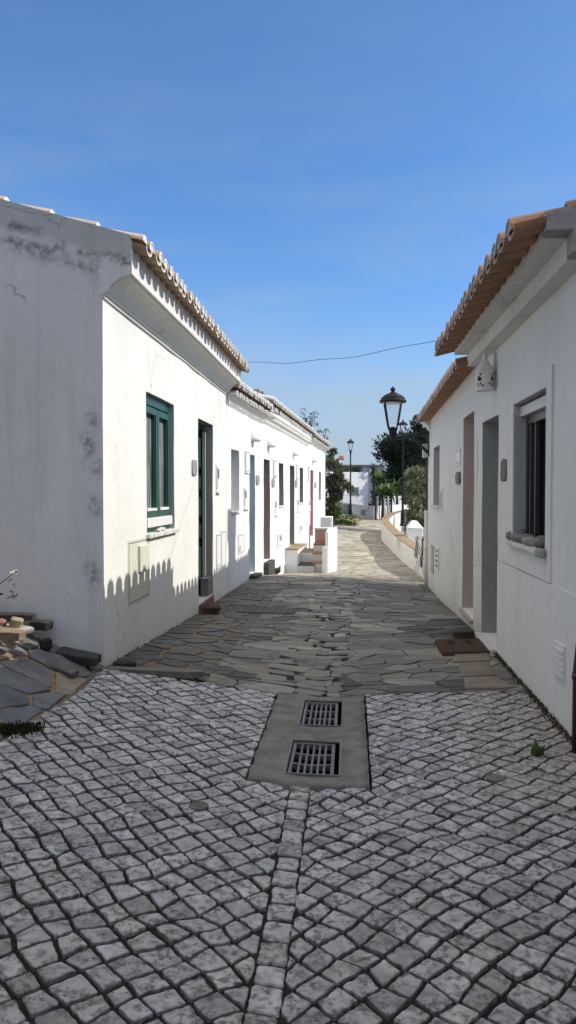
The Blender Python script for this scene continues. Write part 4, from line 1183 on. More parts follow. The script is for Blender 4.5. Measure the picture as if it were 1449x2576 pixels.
def lantern():
    c = pR(8.22, .11, 2.66)
    t = thing('wall_lantern', c, 'white pierced clay lantern hanging on the wall above the grey doorway', 'lantern')
    b = MB(); r = .095; n = 24; H = .19
    # pierced drum: cells missing where the cut-outs are
    cuts = {(j, k) for j0 in (2, 8, 14, 20) for (j, k) in ((j0, 5), (j0 + 1, 5), (j0, 6), (j0 + 1, 6), (j0, 7), (j0 + 1, 8), (j0, 2), (j0 + 1, 3), (j0 - 1, 3), (j0 + 2, 2))} 
    rows = 10
    for rr_, fl in ((r, 1), (r - .010, -1)):
        V = [[b.vert((c[0] + rr_ * math.cos(2 * math.pi * j / n), c[1] + rr_ * math.sin(2 * math.pi * j / n), c[2] + H * k / rows)) for j in range(n)] for k in range(rows + 1)]
        for k in range(rows):
            for j in range(n):
                if (j, k) in cuts: continue
                q = (V[k][j], V[k][(j + 1) % n], V[k + 1][(j + 1) % n], V[k + 1][j]); b.face(q if fl > 0 else q[::-1])
    b.build('drum', M['lanternclay'], t, smooth=True, fixn=False)
    b = MB(); b.lathe((c[0], c[1], c[2] + H), [(.11, -.012), (.11, .002), (.095, .02), (.05, .10), (.03, .13), (.025, .17), (.010, .22)], 20); b.build('cap', M['lanternclay'], t, smooth=False)
    b = MB(); b.lathe((c[0], c[1], c[2]), [(.09, .0), (.093, .008), (.05, .008)], 20); b.build('base_ring', M['lanternclay'], t)
    b = MB(); b.lathe((c[0], c[1], c[2] + .05), [(.070, .0), (.070, .13)], 14); b.build('dark_core', M['line'], t)
    b = MB(); b.box((c[0] + .085, c[1] - .02, c[2] + .22), (c[0] + .108, c[1] + .02, c[2] + .40)); b.build('hanger', M['lanternclay'], t)
M['lanternclay'] = rough_mat('white_clay', (.82, .80, .76), (.72, .70, .66), 15, .9, .2, .004)
lantern()

# pebbles on the sills
def pebble(c, rx, ry, rz, col, label, group, seed):
    b = MB(); rr = random.Random(seed); ph = rr.uniform(0, 9)
    bm = bmesh.new(); bmesh.ops.create_icosphere(bm, subdivisions=3, radius=1)
    ca_, sa = math.cos(ph * .13 - .4), math.sin(ph * .13 - .4)
    for v in bm.verts:
        k = 1 + ns(v.co + Vector((seed, 0, 0)), 1.3) * .16
        x, y, z = v.co.x * rx * k, v.co.y * ry * k, v.co.z * rz * k
        v.co = Vector((c[0] + x * ca_ - y * sa, c[1] + x * sa + y * ca_, c[2] + z))
    for v in bm.verts: v.index
    bm.verts.ensure_lookup_table(); bm.verts.index_update()
    b.cur = col
    for v in bm.verts: b.vert(v.co)
    for f in bm.faces: b.face([v.index for v in f.verts])
    bm.free()
    o = b.build('pebble', M['pebble'], None, smooth=True, attr='col')
    return tag(o, label, 'pebble', group)
M['pebble'] = stone_attr('beach_pebble', 30, (.6, .8), (.1, .09, .08), .3, rough=.8, spec=.2, bd=.002, bs=.3)
zs = 1.155
for k, (s, n_, rx, ry, rz, dz, col, lab) in enumerate((
        (7.33, .01, .05, .065, .042, 0, (.22, .18, .16), 'round brownish pebble at the far end of the dark window sill'),
        (7.20, -.06, .055, .07, .045, .02, (.17, .155, .15), 'dark pebble against the reveal behind the far end of the sill'),
        (7.07, .005, .055, .075, .043, 0, (.24, .19, .17), 'reddish grey pebble second along the dark window sill'),
        (6.83, -.01, .06, .17, .045, 0, (.19, .18, .17), 'longest flat grey pebble in the middle of the sill'),
        (6.48, .01, .05, .10, .042, 0, (.34, .31, .29), 'palest pebble on the dark window sill'),
        (6.22, .0, .06, .12, .055, 0, (.23, .20, .19), 'largest rounded pebble at the near end of the sill'))):
    pebble(pR(s, n_, zs + rz * .9 + dz), rx, ry, rz, col, lab, 'pebbles lined up on the sill', 50 + k)
pebble(pL(8.58, .0, 1.15 + .018), .035, .06, .018, (.62, .61, .58), 'flat white pebble on the green window sill, the nearer of two', 'white pebbles on the green window sill', 71)
pebble(pL(8.78, -.01, 1.15 + .024), .035, .07, .022, (.60, .59, .56), 'larger white pebble on the green window sill, the farther of two', 'white pebbles on the green window sill', 72)

# ================================================================= RIGHT HOUSE 2
def right_house2():
    Y0, Y1 = 9.302, 16.12
    t = thing('white_house', (XR + 2, Y0, 0), 'lower white house on the right with a pink doorway and terracotta eave', 'house', 'white plastered houses')
    door = (9.62, 10.64, .02, 2.60, .32, 2); win = (13.82, 14.95, 1.35, 2.44, .24, 1)
    b = MB()
    def st_(s, z):
        return (stain_base(gz(XR, s), s, z, .45, .28) + .3 * math.exp(-((s - 11.6) ** 2 + (z - .1) ** 2) / .1), .45 * stain_base(gz(XR, s), s, z, .8, .7) + .12 * max(0, ns((s, z, 2), 1.0)), 0)
    wall_mesh(b, pR2, Y0, Y1, -.9, 3.30, [door, win], st=.12, stain=st_)
    zr = 3.22
    for s in (Y0 + .03, Y1): b.poly([pR2(s, .0, -.9), pR2(s, -6, -.9), pR2(s, -6, zr), pR2(s, -3, zr + .75), pR2(s, 0, zr)], 0)
    b.poly([pR2(Y0, -6, -.9), pR2(Y1, -6, -.9), pR2(Y1, -6, zr), pR2(Y0, -6, zr)], 0)
    b.build('wall', [M['grayw'], M['j_mid'], M['j_pink']], t, attr='stain', fixn=False)
    zt = lambda s: lerp(3.13, 3.045, (s - Y0) / (Y1 - Y0))
    r = MB()
    pz = lambda s, n_, z: (pR2(s, n_, z)[0], s, z - (s - Y0) * .0125)
    tile_roof(r, pz, Y0 + .04, Y1 - .55, .27, 3.10, .27, 6, pitch=.225, mt=0, mlime=1, rc=.085, rch=.095, chd=.055, rng=random.Random(23), jit=.008)
    roof_deck(r, pz, Y0 + .02, Y1 - .55, .10, 3.125, .27, 3.1, 0)
    r.build('roof', [M['tile'], M['lime']], t, attr='col', fixn=False)
    P = pR2
    bx = lambda B, s0, s1, n0, n1, za, zb: B.box((s0, n0, za), (s1, n1, zb), fn=P)
    a, e, z0, z1 = door[:4]
    d = MB(); bx(d, a, e, -.32, -.28, z0, z1); do = d.build('door', M['j_pink'], t)
    q = MB(); bx(q, a - .02, e + .05, -.30, .05, z0 - .045, z0 - .002); q.build('threshold', M['pinkstone'], do, bev=.008)
    a, e, z0, z1 = win[:4]
    d = MB(); bx(d, a, e, -.24, -.20, z0, z1); do = d.build('window', M['j_gray'], t)
    q = MB(); bx(q, a - .03, e + .07, -.20, .045, z0 - .05, z0 - .002); q.build('sill', M['lime'], do, bev=.015)
    letterbox_s = MB(); bx(letterbox_s, 13.25, 13.62, -.005, .02, 1.27, 1.66); lo = letterbox_s.build('letterbox', M['cabinet_w'], t, bev=.004)
    q = MB(); bx(q, 13.36, 13.52, .0201, .024, 1.32, 1.60); q.build('slot', M['plaque_l'], lo)
    cab(t, pR2, 14.75, 15.25, .05, .58, M['j_mid'], n=.02); o = cab(t, pR2, 13.75, 14.35, .20, .62, M['cabinet_w'], n=.02, groove=False)
    q = MB()
    for k in range(4): bx(q, 13.85, 14.2, .0201, .026, .26 + k * .09, .285 + k * .09)
    q.build('vent_slats', M['line'], o)
    # corner pipes, box, gutter corbel
    b = MB(); x, y = pR2(16.16, .02, 0)[:2]
    b.ring_tube([(x, y, -.42), (x, y, .4), (x, y, 1.22)], .052, 12); b.ring_tube([(x, y, .42), (x, y, .46)], .058, 12)
    b.build('downpipe', M['cabinet_w'], t, smooth=True)
    b = MB(); b.ring_tube([(x, y, 1.23), (x, y, 2.32)], .034, 10); b.build('upper_pipe', M['line'], t, smooth=True)
    b = MB(); b.box((x - .09, y - .05, 2.32), (x + .10, y + .12, 2.60)); b.build('junction_box', M['cabinet_w'], t, bev=.01)
    b = MB(); pr = [(0, 2.62), (.03, 2.70), (.06, 2.82), (.12, 2.95), (.22, 3.02), (.22, 3.16), (0, 3.22)]
    b.sweep([(n_ - .06, z) for n_, z in pr], pR2, 15.62, 16.10, 4); b.build('corbel', M['white'], t, attr='stain')
    b = MB(); b.box((15.55, -.06, 3.17), (16.2, .33, 3.22), fn=lambda s, n_, z: pR2(s, n_, z - n_ * .25)); b.build('corbel_tile', M['darkstone'], t, bev=.006)
    b = MB()
    b.box((2.55, 13.75, 3.2), (3.05, 14.35, 4.98)); b.box((2.48, 13.68, 4.98), (3.12, 14.42, 5.05))
    b.build('chimney', M['white'], t, attr='stain', bev=.01)
    b = MB(); b.box((2.6, 16.0 - .12, 3.2), (2.78, 16.0, 4.4)); b.build('chimney', M['white'], t, attr='stain', bev=.01)
M['pinkstone'] = rough_mat('pinkish_sill_stone', (.46, .38, .33), (.36, .29, .25), 9, .7, .3, .005)
right_house2()

# neighbour further down, behind the camera's right shoulder: it throws the shade over the cobbles
def neighbour():
    t = thing('white_house', (5, 0, 0), 'white house standing nearer than the right hand corner, beyond the picture edge', 'house', 'white plastered houses')
    b = MB()
    x0, x1, y0, y1 = 1.95, 7.5, -9.0, 5.12
    b.box((x0, y0, -.5), (x1, y1, 3.70)); b.build('wall', M['grayw'], t, attr='stain')
    u = MB(); u.box((x0 + .12, y0, 3.95), (x1, 4.1, 7.4)); u.build('unseen_storey', M['grayw'], t, attr='stain')  # unseen storey added to cut the sky light on the near cobbles
    r = MB(); pN = lambda s, n_, z: (x0 - n_, s, z)
    tile_roof(r, pN, y0, y1, .33, 3.74, .27, 3, pitch=.25, rng=random.Random(2)); roof_deck(r, pN, y0, y1, .2, 3.72, .27, 3.0, 0)
    r.build('roof', [M['tile'], M['lime_gray']], t, attr='col', fixn=False)
neighbour()
def unseen_shade_house():  # out of view, added to dim the sky light over the near cobbles
    t = thing('white_house', (-5, 0, 0), 'unseen white house added behind the viewer on the left to shade the near cobbles', 'house', 'white plastered houses')
    b = MB(); b.box((-8, -9, -.5), (-2.7, 3.2, 6.6)); b.build('wall', M['grayw'], t, attr='stain')
    r = MB(); r.box((-8.2, -9.2, 6.602), (-2.5, 3.4, 6.75)); r.build('roof', M['tile'], t)
unseen_shade_house()

# ================================================================= street level clutter
def slab_thing(name, x0, x1, y0, y1, h, mat, label, cat, rot=0, group=None, zoff=0, seed=1, col=(.12, .11, .10)):
    b = MB(); cx, cy = (x0 + x1) / 2, (y0 + y1) / 2
    poly = [(x0, y0), (x1, y0), (x1, y1), (x0, y1)]
    ca_, sa = math.cos(rot), math.sin(rot)
    poly = [(cx + (x - cx) * ca_ - (y - cy) * sa, cy + (x - cx) * sa + (y - cy) * ca_) for x, y in poly]
    zc = gz(cx, cy) + zoff
    add_stone(b, poly, col, joint=.001, step=.03, wob=.02, wfreq=12, dome=.006, lift=h, rough=.008, rfreq=12, edge=.012, depth=-zoff + .03 if zoff == 0 else 0, zf=lambda x, y: zc, round_=.12)
    o = b.build(name, mat, None, attr='col')
    return tag(o, label, cat, group)
def loose_box(name, c, dims, rot, mat, label, cat, group=None, seed=0, tilt=(0, 0), col=(.12, .11, .10), rnd=.12, sub=2):
    from mathutils import Euler
    b = MB(); bm = bmesh.new(); bmesh.ops.create_cube(bm, size=1)
    bmesh.ops.bevel(bm, geom=list(bm.edges), offset=rnd, segments=1, affect='EDGES')
    bmesh.ops.subdivide_edges(bm, edges=list(bm.edges), cuts=sub, use_grid_fill=True)
    e = Euler((tilt[0], tilt[1], rot)).to_matrix()
    for v in bm.verts:
        k = Vector((v.co.x * dims[0], v.co.y * dims[1], v.co.z * dims[2]))
        k += noise.noise_vector(k * 9 + Vector((seed * 3.1, 0, 0))) * min(dims) * .16
        v.co = e @ k + Vector(c)
    bm.verts.index_update(); b.cur = col
    for v in bm.verts: b.vert(v.co)
    for f in bm.faces: b.face([v.index for v in f.verts])
    bm.free()
    o = b.build(name, mat, None, attr='col')
    return tag(o, label, cat, group)
# doormat and stones at right doorway
b = MB()
N = 14
top = [[b.vert((lerp(.97, 1.43, i / N), lerp(8.0, 8.68, j / 8), gz(lerp(.97, 1.43, i / N), 8.6) + .042 + .006 * ns((i, j, 0), .7))) for i in range(N + 1)] for j in range(9)]
for j in range(8):
    for i in range(N):
        patt = 1 if ((i in (3, 4, 9, 10)) and (j in (4, 5, 6))) else 0
        b.face((top[j][i], top[j][i + 1], top[j + 1][i + 1], top[j + 1][i]), patt)
edge = [top[0][i] for i in range(N + 1)] + [top[j][N] for j in range(1, 9)] + [top[8][i] for i in range(N - 1, -1, -1)] + [top[j][0] for j in range(7, 0, -1)]
lo = [b.vert((b.v[k][0] + (.005 if b.v[k][0] > 1.2 else -.02), b.v[k][1] + (.02 if b.v[k][1] > 8.34 else -.02), b.v[k][2] - .045)) for k in edge]
for k in range(len(edge)): b.face((edge[k], edge[k - 1], lo[k - 1], lo[k]))
tag(b.build('doormat', [M['mat'], rough_mat('mat_pattern', (.035, .026, .02), (.03, .02, .016), 60, 1, .6, .01)], None), 'brown doormat with dark squares on the slate before the grey doorway', 'doormat')
loose_box('step_stone', (1.31, 9.0, gz(1.3, 9.0) + .04), (.22, .22, .10), .05, M['rock'], 'dark square block of stone behind the doormat', 'stone', seed=3, col=(.055, .045, .036))
loose_box('step_stone', (-1.98, 10.93, gz(-2, 10.9) + .045), (.22, .36, .11), .1, M['rock'], 'dark red stone lying before the green door', 'stone', seed=4, col=(.07, .035, .03))
b = MB()
for k, (pts, c) in enumerate((([(.98, 6.62), (1.42, 6.60), (1.30, 7.02), (1.02, 7.0)], (.24, .195, .15)), ([(1.00, 7.04), (1.33, 7.06), (1.36, 7.62), (1.06, 7.58)], (.22, .18, .14)), ([(1.0, 7.64), (1.40, 7.66), (1.42, 8.1), (1.08, 8.0)], (.24, .195, .145)))):
    add_stone(b, pts, c, joint=.004, step=.03, wob=.016, wfreq=11, dome=.0, lift=.010, rough=.004, rfreq=8, edge=.004, depth=.04, round_=.04)
o = b.build('paving_flags', M['flag'], None, attr='col', smooth=True, fixn=False); tag(o, kind='structure')

# left bank: bench, rocks, slabs
def bank():
    t = thing('stone_bench', (-2.85, 6.3, .3), 'rough stone slab bench against the shaded gable', 'bench')
    zb = .43
    b = MB()
    b.cur = (.40, .385, .35)
    add_stone(b, [(-3.9, 6.26), (-2.74, 6.20), (-2.68, 6.42), (-3.9, 6.52)], (.36, .345, .31), joint=.002, step=.05, wob=.02, wfreq=9, dome=.004, lift=.0, rough=.008, rfreq=8, edge=.012, depth=.045, zf=lambda x, y: zb + .03 * (-2.5 - x) * 2.2)
    b.build('seat', M['rock'], t, attr='col')
    for x, c in ((-2.86, (.07, .065, .06)), (-3.5, (.07, .065, .06))):
        q = MB(); q.cur = c
        add_stone(q, [(x - .10, 6.2), (x + .08, 6.18), (x + .07, 6.4), (x - .10, 6.42)], c, joint=.001, step=.05, wob=.02, lift=0, edge=.01, depth=.30, zf=lambda x, y: zb - .052 + .06 * (-2.5 - x) * .6, dome=0)
        q.build('support', M['rock'], t, attr='col')
    G = 'loose stones on the flagged bank'
    loose_box('stone_slab', (-3.22, 6.55, .50), (.9, .12, .06), .0, M['rock'], 'long dark slab lying against the gable behind the bench seat', 'stone', G, 5, col=(.045, .04, .037))
    loose_box('stone_slab', (-2.70, 6.54, .43), (.18, .12, .08), -.15, M['rock'], 'dark slab overhanging the right end of the bench', 'stone', G, 6, col=(.04, .037, .034))
    loose_box('rock', (-3.00, 6.30, .488), (.17, .11, .06), .5, M['rock'], 'pinkish rock resting on the bench seat', 'rock', G, 7, tilt=(.2, .1), col=(.27, .14, .11), rnd=.2)
    loose_box('rock', (-2.82, 6.30, .493), (.10, .09, .075), .3, M['rock'], 'yellowish layered rock on the right end of the bench seat', 'rock', G, 8, tilt=(.1, .2), col=(.32, .26, .15), rnd=.12)
    loose_box('stone_slab', (-3.10, 5.98, gz(-3.10, 5.98) + .03), (1.0, .16, .08), -.10, M['rock'], 'long tan block forming the sunlit edge below the bench', 'stone', G, 9, tilt=(0, .05), col=(.26, .20, .13))
    loose_box('stone_slab', (-3.35, 5.60, gz(-3.35, 5.60) + .03), (.8, .5, .07), -.05, M['rock'], 'broad tan slab catching the sun at the picture edge', 'stone', G, 19, tilt=(0, .10), col=(.40, .29, .16))
    loose_box('rock', (-2.80, 6.12, gz(-2.80, 6.12) + .05), (.12, .10, .11), .7, M['rock'], 'pale wedge of stone under the bench seat', 'rock', G, 10, tilt=(.4, .5), col=(.48, .42, .30))
    loose_box('rock', (-2.60, 6.40, gz(-2.6, 6.4) + .05), (.09, .08, .11), .2, M['rock'], 'small black upright stone at the foot of the gable', 'rock', G, 11, col=(.022, .022, .024), rnd=.2)
    loose_box('stone_slab', (-2.34, 6.46, gz(-2.34, 6.46) + .05), (.40, .12, .08), -.18, M['rock'], 'dark slate slab leaning by the house corner', 'stone', G, 12, tilt=(.25, .12), col=(.055, .055, .052))
    loose_box('stone_slab', (-2.36, 6.12, gz(-2.3, 6.1) + .035), (.30, .10, .06), -.3, M['rock'], 'thin grey slab lying below the leaning slate', 'stone', G, 13, tilt=(.2, .2), col=(.13, .125, .115))
    loose_box('rock', (-2.00, 6.70, gz(-2.0, 6.70) + .02), (.20, .12, .07), .35, M['rock'], 'dark rock at the foot of the white house corner', 'rock', G, 14, tilt=(.1, 0), col=(.05, .048, .045), rnd=.2)
    loose_box('kerb_stone', (-1.72, 6.55, gz(-1.7, 6.55) + .012), (.92, .10, .07), -.02, M['rock'], 'long flat edging stone between cobbles and slate', 'stone', G, 15, col=(.15, .145, .12))
bank()

# ================================================================= foliage
def leaf(b, p, d, up, l, w_, bend=.15, c=None):
    d = d.normalized(); sd = d.cross(up)
    if sd.length < 1e-3: sd = d.cross(Vector((1, 0, 0)))
    sd.normalize(); n_ = sd.cross(d)
    m_ = p + d * l * .5 + n_ * bend * l
    i = [b.vert(p, c), b.vert(m_ + sd * w_, c), b.vert(p + d * l, c), b.vert(m_ - sd * w_, c)]
    b.face((i[0], i[1], i[2], i[3]))
def rvec(r): 
    while True:
        v = Vector((r.uniform(-1, 1), r.uniform(-1, 1), r.uniform(-1, 1)))
        if .05 < v.length < 1: return v.normalized()
def clump(b, c, rad, n, l, w_, r, updir=.3, shade=None):
    c = Vector(c)
    for k in range(n):
        v = rvec(r); rr = r.random() ** .5
        p = c + Vector((v.x * rad[0], v.y * rad[1], v.z * rad[2])) * rr
        d = (v * .8 + rvec(r) * .8 + Vector((0, 0, updir)))
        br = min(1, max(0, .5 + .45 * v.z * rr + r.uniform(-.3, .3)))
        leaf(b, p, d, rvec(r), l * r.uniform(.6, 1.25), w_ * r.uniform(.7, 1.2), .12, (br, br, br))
def cypress():
    r = random.Random(3); Y = 52
    base = at_y(1030, 1300, Y)
    t = thing('cypress_tree', (base.x, Y, 0), 'tall dark spreading evergreen tree behind the street lamps', 'tree')
    b = MB(); b.ring_tube([(base.x, Y, 0), (base.x + .1, Y, 1.5), (base.x, Y + .1, 3.2), (base.x + .3, Y, 5)], [.28, .22, .16, .06], 8); b.build('trunk', M['bark'], t, smooth=True)
    b = MB()
    # layered sprays: (pixel x, pixel y, half width, half height) laid out as real tufts at depth 50-55
    sprays = []
    for k in range(200):
        u = r.random(); v = r.random()
        y = lerp(1095, 1285, v)
        xl = 950 + 8 * math.sin(v * 19) + (40 * max(0, .12 - v) / .12) + (18 if .42 < v < .55 else 0)
        x = lerp(xl, 1100, u ** .8)
        ytop = 1098 + (10 if x < 985 else 0) - max(0, (x - 1025)) * .22 + 5 * math.sin(x * .21)
        if y < ytop: y = ytop + r.uniform(0, 30)
        sprays.append((x, y))
    for x, y in sprays:
        p = at_y(x, y, Y + r.uniform(-2.2, 2.2))
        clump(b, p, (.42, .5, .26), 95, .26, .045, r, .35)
        # upswept tips
        for q in range(10):
            d = Vector((r.uniform(-.9, .3), r.uniform(-.4, .4), r.uniform(.1, .8)))
            leaf(b, p + rvec(r) * .35 + Vector((0, 0, .1)), d, rvec(r), .5, .06, .1, (.4, .4, .4))
    b.build('crown', M['cypress'], t, attr='col', fixn=False)
cypress()
def conifer_tip():
    r = random.Random(8); Y = 46
    p0 = at_y(1050, 1300, Y)
    t = thing('pine_tree', (p0.x, Y, 0), 'narrow dark conifer tip rising beside the lower right roof', 'tree')
    b = MB(); ptop = at_y(1049, 1065, Y)
    b.ring_tube([(p0.x, Y, -.1), (p0.x, Y, ptop.z * .6), (ptop.x, Y, ptop.z - .2)], [.14, .09, .02], 7); b.build('trunk', M['bark'], t, smooth=True)
    b = MB()
    for k in range(60):
        v = r.random(); z = lerp(2.2, ptop.z, v); rad = lerp(1.3, .12, v ** .8)
        a = r.uniform(0, 6.28); q = r.random() ** .5
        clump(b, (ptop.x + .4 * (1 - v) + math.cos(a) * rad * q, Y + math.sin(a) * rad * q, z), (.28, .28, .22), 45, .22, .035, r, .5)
    b.build('crown', M['cypress'], t, attr='col', fixn=False)
conifer_tip()
def shrub(name, label, cat, base, clumps, mat, l, w_, seed, n=80, flowers=0, stems=6, updir=.4):
    r = random.Random(seed)
    t = thing(name, base, label, cat)
    b = MB(); B = Vector(base)
    for k in range(stems):
        c = Vector(clumps[(k * 3) % len(clumps)][0])
        b.ring_tube([B + Vector((r.uniform(-.2, .2), r.uniform(-.2, .2), 0)), B.lerp(c, .55) + Vector((r.uniform(-.15, .15), 0, 0)), c], [.035, .025, .008], 6)
    b.build('stem', M['bark'], t, smooth=True)
    b = MB()
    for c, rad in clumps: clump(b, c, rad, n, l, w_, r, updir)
    b.build('foliage', mat, t, attr='col', fixn=False)
    if flowers:
        b = MB()
        for k in range(flowers):
            c, rad = r.choice(clumps); v = rvec(r); v.y = -abs(v.y)
            p = Vector(c) + Vector((v.x * rad[0], v.y * rad[1], v.z * rad[2])) * .9
            for q in range(6): leaf(b, p, rvec(r) + Vector((0, -.5, .4)), rvec(r), .08, .03, .1, (r.random(),) * 3)
        b.build('blossom', M['flower'], t, attr='col', fixn=False)
    return t
def px_clumps(pts, Y, dy, r): return [(at_y(x, y, Y + r.uniform(-dy, dy)), (s, s, s * .8)) for x, y, s in pts]
r = random.Random(15)
pts = []
for k in range(42):
    v = r.random(); y = lerp(1188, 1335, v); hw = 10 + 20 * min(1, (y - 1180) / 50)
    pts.append((1052 + r.uniform(-hw, hw * .95) - (6 if y < 1230 else 0), y, .24))
pts += [(1032, 1195, .16), (1052, 1184, .15), (1045, 1205, .2)]
shrub('oleander_bush', 'tall oleander bush with pale leaves beside the right house end', 'bush', (3.0, 36, -.3), px_clumps(pts, 36, .5, r), M['oleander'], .26, .035, 5, 62, 22, updir=.6)
pts = []
for k in range(46):
    v = r.random(); y = lerp(1150, 1295, v)
    pts.append((r.uniform(822, 845 + 12 * math.sin(v * 3)), y, .22))
pts += [(858, 1223, .2), (868, 1228, .18), (880, 1230, .14), (862, 1213, .14), (876, 1222, .12), (832, 1140, .12), (839, 1136, .08), (850, 1190, .15)]
shrub('leafy_bush', 'dark leafy bush growing past the end of the left row', 'bush', (-.9, 36.5, 0), px_clumps(pts, 36.5, .4, r), M['shrub'], .19, .04, 6, 60, 0)
pts = [(r.uniform(825, 855), r.uniform(1268, 1300), .2) for k in range(12)]
shrub('yellow_green_bush', 'low yellow green bush at the foot of the dark leafy bush', 'bush', (-.9, 35.8, 0), px_clumps(pts, 36, .2, r), M['weed'], .14, .03, 9, 50, 14)
# bed of white flowers
b = MB(); rr = random.Random(4)
for k in range(1500):
    y = rr.uniform(37.5, 40.5); x = rr.uniform(-1.2, .55 - .1 * (40.5 - y)); h = .42 - .30 * max(0, (x + .2)) + rr.uniform(-.05, .05)
    if h < .05: continue
    z = gz(x, y); p = Vector((x, y, z + h * rr.random()))
    leaf(b, p, rvec(rr) + Vector((0, 0, .6)), rvec(rr), .16, .035, .15, (rr.random(),) * 3)
nf = len(b.f)
for k in range(330):
    y = rr.uniform(37.4, 39.5); x = rr.uniform(-1.2, .45); h = .46 - .30 * max(0, (x + .2))
    if h < .1: continue
    p = Vector((x, y, gz(x, y) + h * rr.uniform(.5, 1.05)))
    for q in range(4): leaf(b, p, rvec(rr) + Vector((0, -.6, .5)), rvec(rr), .07, .03, .1, (rr.random(),) * 3)
b.m = [0] * nf + [1] * (len(b.f) - nf)
tag(b.build('flower_bed', [M['weed'], M['flower']], None, attr='col', fixn=False), kind='stuff')
# trees behind the left roofs
def twig_tree(label, x, y, Y, spread, n, seed):
    r = random.Random(seed); c = at_y(x, y, Y)
    t = thing('leafy_tree', (c.x, Y, 0), label, 'tree', 'tree tops showing above the left roofs')
    b = MB(); tips = []
    b.ring_tube([(c.x, Y, 0), (c.x + .1, Y, c.z * .6), (c.x, Y, c.z - .5)], [.12, .09, .05], 7)
    for k in range(n):
        e = c + Vector((r.uniform(-spread, spread), r.uniform(-.5, .5), r.uniform(-.6, .55)))
        b.ring_tube([(c.x, Y, c.z - .9 + .2 * r.random()), c.lerp(e, .5) + Vector((0, 0, -.15)), e], [.04, .025, .008], 5); tips.append(e)
    b.build('trunk', M['bark'], t, smooth=True)
    b = MB()
    for e in tips: clump(b, e, (.16, .16, .2), 16, .15, .035, r, .5)
    b.build('crown', M['shrub'], t, attr='col', fixn=False)
twig_tree('sparse tree top above the middle of the left roofs', 776, 1062, 43, .5, 12, 5)
twig_tree('smaller tree top above the far end of the left roofs', 812, 1103, 43, .3, 7, 6)
# yuccas
def yucca(label, x, y, Y, size, n, seed, trunk=True):
    r = random.Random(seed); c = at_y(x, y, Y)
    t = thing('yucca_plant', (c.x, Y, .1), label, 'yucca', 'spiky yuccas by the garden wall')
    b = MB(); b.ring_tube([(c.x, Y, 0), (c.x + .03, Y, c.z * .5), (c.x, Y, c.z)], [.09, .08, .06], 7); b.build('trunk', M['bark'], t, smooth=True)
    b = MB()
    for k in range(n):
        d = rvec(r); d.z = d.z * .8 + .25
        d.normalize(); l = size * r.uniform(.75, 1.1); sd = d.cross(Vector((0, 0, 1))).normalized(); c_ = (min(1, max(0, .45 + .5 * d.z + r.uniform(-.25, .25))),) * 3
        w_ = size * .055; p0 = c; p1 = c + d * l * .55; p2 = c + d * l - Vector((0, 0, .16 * l))
        i = [b.vert(p0 + sd * w_ * .6, c_), b.vert(p0 - sd * w_ * .6, c_), b.vert(p1 - sd * w_, c_), b.vert(p1 + sd * w_, c_), b.vert(p2, c_)]
        b.face((i[0], i[1], i[2], i[3])); b.face((i[3], i[2], i[4]))
    b.build('leaves', M['yucca'], t, attr='col', fixn=False)
yucca('highest yucca head at the corner of the white back house', 939, 1182, 46, .62, 70, 1)
yucca('broad yucca head below the highest one', 955, 1205, 45, .75, 95, 2)
yucca('bright yucca head just above the garden wall', 962, 1238, 44, .70, 90, 3)
yucca('spiky yucca above the wall left of the double lamp post', 981, 1236, 43.5, .75, 95, 4)
yucca('darker yucca right against the lamp post', 998, 1222, 47, .65, 80, 5)
# weeds and moss
def weed(label, x, y, h, n, seed, wide=.5, lw=.2, name='weed'):
    r = random.Random(seed); b = MB(); base = Vector((x, y, gz(x, y) - .01))
    for k in range(n):
        d = Vector((r.uniform(-1, 1) * wide, r.uniform(-1, 1) * wide, 1)).normalized(); c_ = (r.random(),) * 3
        leaf(b, base, d, rvec(r), h * r.uniform(.6, 1), h * lw * r.uniform(.6, 1), .12, c_)
    o = b.build(name, M['weed'], None, attr='col', fixn=False)
    return tag(o, label, 'weed')
weed('broad leaved green weed sprouting between the cobbles on the right', 1.19, 4.95, .13, 7, 3, 1.0, .22)
weed('small dark weed at the wall foot between the blue and brown doorways', LA + LB * 18.9 + .06, 18.9, .28, 14, 6, .6)
def meadow(name, pts, n, h, seed, spread, mat, label=None):
    r = random.Random(seed); b = MB()
    for k in range(n):
        t_ = r.random() * (len(pts) - 1); i = int(t_); f = t_ - i
        x = lerp(pts[i][0], pts[i + 1][0], f) + r.gauss(0, spread); y = lerp(pts[i][1], pts[i + 1][1], f) + r.gauss(0, spread * 1.5)
        leaf(b, Vector((x, y, gz(x, y) - .01)), Vector((r.uniform(-.7, .7), r.uniform(-.7, .7), 1)), rvec(r), h * r.uniform(.4, 1.2), h * .16, .15, (r.random(),) * 3)
    return tag(b.build(name, mat, None, attr='col', fixn=False), kind='stuff')
meadow('wall_moss', [(1.485, 5.1), (1.48, 6.0), (1.485, 6.8), (1.495, 7.6), (1.50, 8.0)], 1100, .038, 3, .016, M['moss'])
meadow('moss_clump', [(-2.25, 4.72), (-2.13, 4.78), (-2.06, 4.86)], 1100, .035, 5, .035, rough_mat('dark_moss', (.018, .028, .010), (.035, .045, .018), 30, .9, 0))
meadow('wall_grass', [(-2.14, 6.9), (-2.14, 10.5)], 160, .03, 6, .008, M['moss'])
